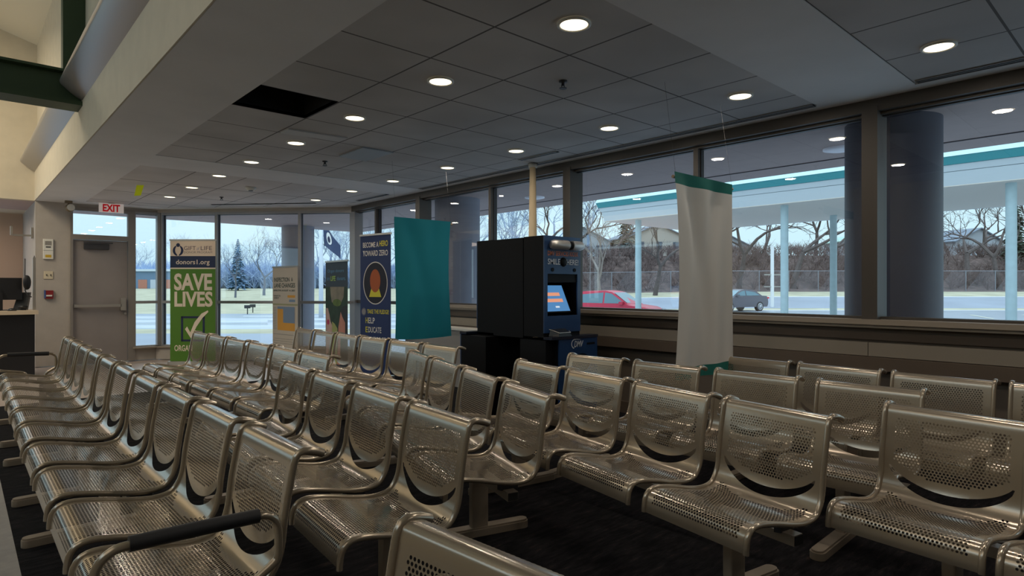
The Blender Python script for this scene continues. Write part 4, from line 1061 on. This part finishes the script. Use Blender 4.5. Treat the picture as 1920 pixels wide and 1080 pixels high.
for i, (D, px) in enumerate(((128, 262), (132, 288), (130, 330), (126, 355), (124, 395), (122, 420), (128, 465), (120, 480), (126, 500), (121, 515), (125, 530), (118, 552), (112, 590), (108, 612), (114, 630), (106, 648), (110, 672), (104, 700), (108, 722), (100, 760), (100, 800), (96, 850), (100, 870))):
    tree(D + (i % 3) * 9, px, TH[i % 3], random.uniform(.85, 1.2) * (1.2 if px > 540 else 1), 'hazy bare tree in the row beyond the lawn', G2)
# low brush on the far tree line and on the bank (nobody could count it)
def brush(name, D0, D1, px0, px1, z_, n, hgt, mt, seed, label):
    rnd = random.Random(seed); b = MB()
    for _ in range(n):
        D = rnd.uniform(D0, D1); k = (rnd.uniform(px0, px1) - 960) / 1145; z = ground(D, k)[0] + z_
        c = Vector(wp(D, k * D, z))
        for __ in range(7):
            d = Vector((rnd.gauss(0, .45), rnd.gauss(0, .45), 1)).normalized(); h_ = hgt * rnd.uniform(.5, 1.1)
            m1 = c + d * h_ * .5 + Vector((rnd.gauss(0, .08), rnd.gauss(0, .08), 0)) * hgt; e_ = m1 + (d + Vector((rnd.gauss(0, .5), rnd.gauss(0, .5), .1))) * h_ * .4
            b.tube([c, m1, e_], [.035 * hgt / 2, .022 * hgt / 2, .006], 3, cap=False)
            for ___ in range(3):
                f_ = m1 + Vector((rnd.gauss(0, .3), rnd.gauss(0, .3), rnd.uniform(.0, .5))) * hgt * .7; b.tube([m1, f_], [.016 * hgt / 2, .005], 3, cap=False)
    o = b.build(name, mt); tag(o, label, 'brush', kind='stuff'); return o
brush('undergrowth', 62, 76, 860, 1960, 0, 900, 2.0, mat('brown_twigs', (.185, .135, .125), .95, var=.3, vscale=.3), 5, 'tangled brown brush covering the bank')  # twig brown shifted towards blue for haze
brush('undergrowth', 112, 124, 240, 860, 0, 900, 6.0, mat('hazy_twigs', (.32, .42, .60), .95), 6, 'hazy blue-grey brush along the far edge of the lawn')  # twig colour carries the blue of distance haze
# evergreen
def conifer(D, px, h_, label, m_, zb=None):
    k = (px - 960) / 1145; z = ground(D, k)[0]
    t = thing('evergreen_tree', label, 'tree', wp(D, k * D, z)); rnd = random.Random(int(px))
    MB().tube([(0, 0, -.2), (0, 0, h_ * .9)], [h_ * .02, .03], 7).build('trunk', bark, t)
    b = MB(); nl = 26
    for i in range(nl):
        zz = h_ * (.06 + .92 * i / nl); r = h_ * .24 * (1 - i / nl) ** .85 + .08
        for q in range(14):
            a = rnd.uniform(0, 6.28); rr = r * rnd.uniform(.7, 1.12); w_ = rr * .28
            c0 = Vector((0, 0, zz + h_ * .035)); tip = Vector((rr * math.cos(a), rr * math.sin(a), zz - rr * .22)); sd = Vector((-math.sin(a), math.cos(a), 0)) * w_
            md = (c0 + tip) / 2 + Vector((0, 0, .05))
            b.add([c0, md + sd, tip, md - sd], [(0, 1, 2, 3)])
    b.build('foliage', m_, t)
conifer(100, 446, 8.6, 'hazy blue-green evergreen tree beyond the lawn', mat('hazy_needles', (.17, .28, .42), .95))  # needles lightened and blued to paint in haze
conifer(70, 1905, 8, 'dark evergreen beside the rightmost canopy column', mat('needles', (.05, .075, .05), .95))
conifer(88, 1175, 9, 'dark evergreen between the hillside houses', mat('needles2', (.09, .13, .13), .95))

# ---- houses
def house(D, px, w_, dp, hw_, hr, rz, wallm, roofm, label, zoff=0.):
    k = (px - 960) / 1145; z = ground(D, k)[0] + zoff
    t = thing('house', label, 'house', wp(D, k * D, z), math.atan2(RY, RX) + rz)
    b = MB(); b.box(-w_ / 2, w_ / 2, -dp / 2, dp / 2, -1.5, hw_)
    b.add([(-w_ / 2, -dp / 2, hw_), (w_ / 2, -dp / 2, hw_), (0, -dp / 2, hw_ + hr), (-w_ / 2, dp / 2, hw_), (w_ / 2, dp / 2, hw_), (0, dp / 2, hw_ + hr)], [(0, 1, 2), (5, 4, 3)])
    b.build('walls', wallm, t)
    r = MB(); o_ = .35; th = .14
    for s_ in (-1, 1):
        r.add([(s_ * (w_ / 2 + o_), -dp / 2 - o_, hw_ - o_ * hr / (w_ / 2)), (0, -dp / 2 - o_, hw_ + hr), (0, dp / 2 + o_, hw_ + hr), (s_ * (w_ / 2 + o_), dp / 2 + o_, hw_ - o_ * hr / (w_ / 2)),
               (s_ * (w_ / 2 + o_), -dp / 2 - o_, hw_ - o_ * hr / (w_ / 2) + th), (0, -dp / 2 - o_, hw_ + hr + th), (0, dp / 2 + o_, hw_ + hr + th), (s_ * (w_ / 2 + o_), dp / 2 + o_, hw_ - o_ * hr / (w_ / 2) + th)],
              [(0, 1, 2, 3), (7, 6, 5, 4), (0, 4, 5, 1), (2, 6, 7, 3), (0, 3, 7, 4)])
    r.build('roof', roofm, t)
    for xx in (-w_ * .28, w_ * .02, w_ * .30):
        for zz in ((hw_ * .28, hw_ * .72) if hw_ > 3.5 else (hw_ * .45,)):
            MB().box(xx - .45, xx + .45, -dp / 2 - .05, -dp / 2 + .0, zz - .5, zz + .6).build('window', mat('house_window', (.10, .13, .17), .2), t)
    return t
hs = mat('siding_blue_grey', (.42, .46, .50), .8); hs2 = mat('siding_beige', (.48, .45, .40), .8); rf = mat('roof_slate', (.20, .24, .29), .9); rf2 = mat('roof_green', (.35, .52, .46), .8)
house(92, 1210, 9.5, 8, 4.2, 1.9, .25, hs2, rf, 'large pale two-storey house on the hill behind the thin canopy column', -1.2)
house(96, 1103, 8, 8, 4.0, 2.2, -.3, hs, rf, 'blue-grey gabled house on the hill at the left of the view', -1.4)
house(98, 1330, 9, 8, 3.5, 2.0, .2, hs, rf, 'grey house on the hill hidden behind the white banner', -1.5)
house(90, 1592, 5, 5, 2.2, .9, 0, hs, rf2, 'small shed with a pale green roof behind the second canopy column', .2)
house(88, 1790, 9, 7, 3.0, 1.8, .3, hs, rf, 'grey house behind the trees right of the dark column', -.8)
# low commercial building far left
k = (278 - 960) / 1145; D = 110
t = thing('storefront_building', 'low blue-grey commercial building with orange-lit bays beyond the lawn', 'building', wp(D, k * D, ground(D, k)[0] - .3), math.atan2(RY, RX))
MB().box(-9, 7, 0, 8, 0, 3.4).build('walls', mat('metal_siding_blue', (.14, .22, .33), .7), t)
MB().box(-9.3, 7.3, -.3, 8, 3.4, 3.8).build('roof_edge', mat('roof_edge_pale', (.6, .68, .75), .7), t)
bw_ = mat('bay_orange', (.30, .14, .10), .6, emit=(1, .35, .2), es=.12)
for i in range(7): MB().box(-8.4 + i * 2.2, -6.8 + i * 2.2, -.06, 0, .3, 1.9).build('bay_window', bw_ if i % 2 else mat('bay_pale', (.5, .55, .62), .6), t)
# flagpole and flag
D = 34; k = (602 - 960) / 1145; p_ = wp(D, k * D, 0)
fl = thing('flagpole', 'tall white flagpole with a dark blue flag on the lawn', 'flagpole', (p_[0], p_[1], ground(D, k)[0]), math.atan2(RY, RX))
MB().tube([(0, 0, -.1), (0, 0, 7.5)], [.13, .09], 12).build('pole', mat('pole_white', (.75, .80, .85), .4), fl, smooth=True)
b = MB(); nx, nz = 16, 10
for j in range(nz + 1):
    for i in range(nx + 1):
        u, v = i / nx, j / nz
        b.v.append((.12 + 1.10 * u * .85, .12 * math.sin(7 * u + 1.5 * v), 5.15 - 1.15 * v * (1 - .35 * u) - 1.15 * u ** 1.15))
for j in range(nz):
    for i in range(nx): b.f.append((j * (nx + 1) + i, (j + 1) * (nx + 1) + i, (j + 1) * (nx + 1) + i + 1, j * (nx + 1) + i + 1)); b.mi.append(0)
fg = b.build('flag', mat('flag_slate_blue', (.035, .06, .13), .8), fl, smooth=True)
def fpt(u, v, off=-.03): return (.12 + 1.10 * u * .85, .12 * math.sin(7 * u + 1.5 * v) + off, 5.15 - 1.15 * v * (1 - .35 * u) - 1.15 * u ** 1.15)
for nm, cu, cv, ru, rv, m_ in (('emblem_disc', .36, .42, .20, .30, wt), ('emblem_head', .35, .47, .10, .17, inkdark)):
    b = MB(); nn = 20; vs = [fpt(cu, cv, -.04 if nm == 'emblem_disc' else -.055)] + [fpt(cu + ru * math.cos(2 * PI * q / nn), cv + rv * math.sin(2 * PI * q / nn), -.04 if nm == 'emblem_disc' else -.055) for q in range(nn)]
    b.add(vs, [(0, q + 1, (q + 1) % nn + 1) for q in range(nn)]); b.build(nm, m_, fg)
# small ground lights on the lawn
for px_, D_, l in ((464, 38, 'left of the pair of small dark lawn floodlights'), (474, 40, 'right of the pair of small dark lawn floodlights')):
    k = (px_ - 960) / 1145; gz = ground(D_, k)[0]
    t = thing('lawn_floodlight', l, 'outdoor light', wp(D_, k * D_, gz), .4)
    MB().tube([(0, 0, 0), (0, 0, .42)], .03, 8).build('stake', M['framedark'], t); MB().box(-.16, .14, -.1, .1, .36, .56).build('lamp_head', M['framedark'], t)

# ================================================================== LIGHT
w = bpy.data.worlds.new('World'); bpy.context.scene.world = w; w.use_nodes = True
nt = w.node_tree; bg = nt.nodes['Background']
tc = nt.nodes.new('ShaderNodeTexCoord'); sp = nt.nodes.new('ShaderNodeSeparateXYZ'); nt.links.new(tc.outputs['Generated'], sp.inputs[0])
rp = nt.nodes.new('ShaderNodeValToRGB'); e = rp.color_ramp.elements
e[0].position = .0; e[0].color = (.24, .33, .37, 1); e[1].position = 1.; e[1].color = (.70, .86, 1.0, 1)
k_ = e.new(.10); k_.color = (.25, .345, .38, 1); k_ = e.new(.26); k_.color = (.27, .355, .39, 1)
nt.links.new(sp.outputs['Z'], rp.inputs['Fac']); nt.links.new(rp.outputs['Color'], bg.inputs['Color']); bg.inputs['Strength'].default_value = 3.0
sc = bpy.context.scene
def area(name, loc, rot, size, size_y, power, col, shape='RECTANGLE', spread=None):
    l = bpy.data.lights.new(name, 'AREA'); l.shape = shape; l.size = size
    if shape == 'RECTANGLE': l.size_y = size_y
    l.energy = power; l.color = col
    if spread: l.spread = spread
    o = bpy.data.objects.new(name, l); C.objects.link(o); o.location = loc; o.rotation_euler = rot; return o
for x in LX:
    for y in (-1.5, .3, .994) + LY:
        if x > 4 and y > 10: continue
        area('downlight_lamp', (x, y, CZ - .012), (0, 0, 0), .13, 0, 4.6, (1, .89, .76), 'DISK')
area('high_space_fill', (-1.9, 10.4, 4.9), (math.radians(15), 0, 0), 2.0, 2.5, 160, (1, .86, .64))  # added area light to brighten the high walls, no fixture there
area('recess_lamp', (-.3, 14.2, 2.6), (0, 0, 0), 1.5, 1.2, 14, (1, .80, .65))
area('service_hall_lamp', (-2.2, 1.0, 4.6), (0, math.radians(-30), 0), 2.0, 6, 32, (1, .86, .68))

# ================================================================== CAMERA
cam = bpy.data.cameras.new('Camera'); co = bpy.data.objects.new('Camera', cam); C.objects.link(co)
cam.sensor_width = 36; cam.lens = 36 * 1145 / 1920; cam.shift_y = -1 / 1920; cam.clip_start = .05; cam.clip_end = 600
co.location = (0, 0, 1.33); co.rotation_euler = (PI / 2, 0, math.atan2(-.6725, .7401))
sc.camera = co
sc.view_settings.view_transform = 'Standard'; sc.view_settings.look = 'None'; sc.view_settings.exposure = 0
try:
    sc.cycles.max_bounces = 8; sc.cycles.diffuse_bounces = 4; sc.cycles.transparent_max_bounces = 16; sc.cycles.sample_clamp_indirect = 4
except Exception: pass
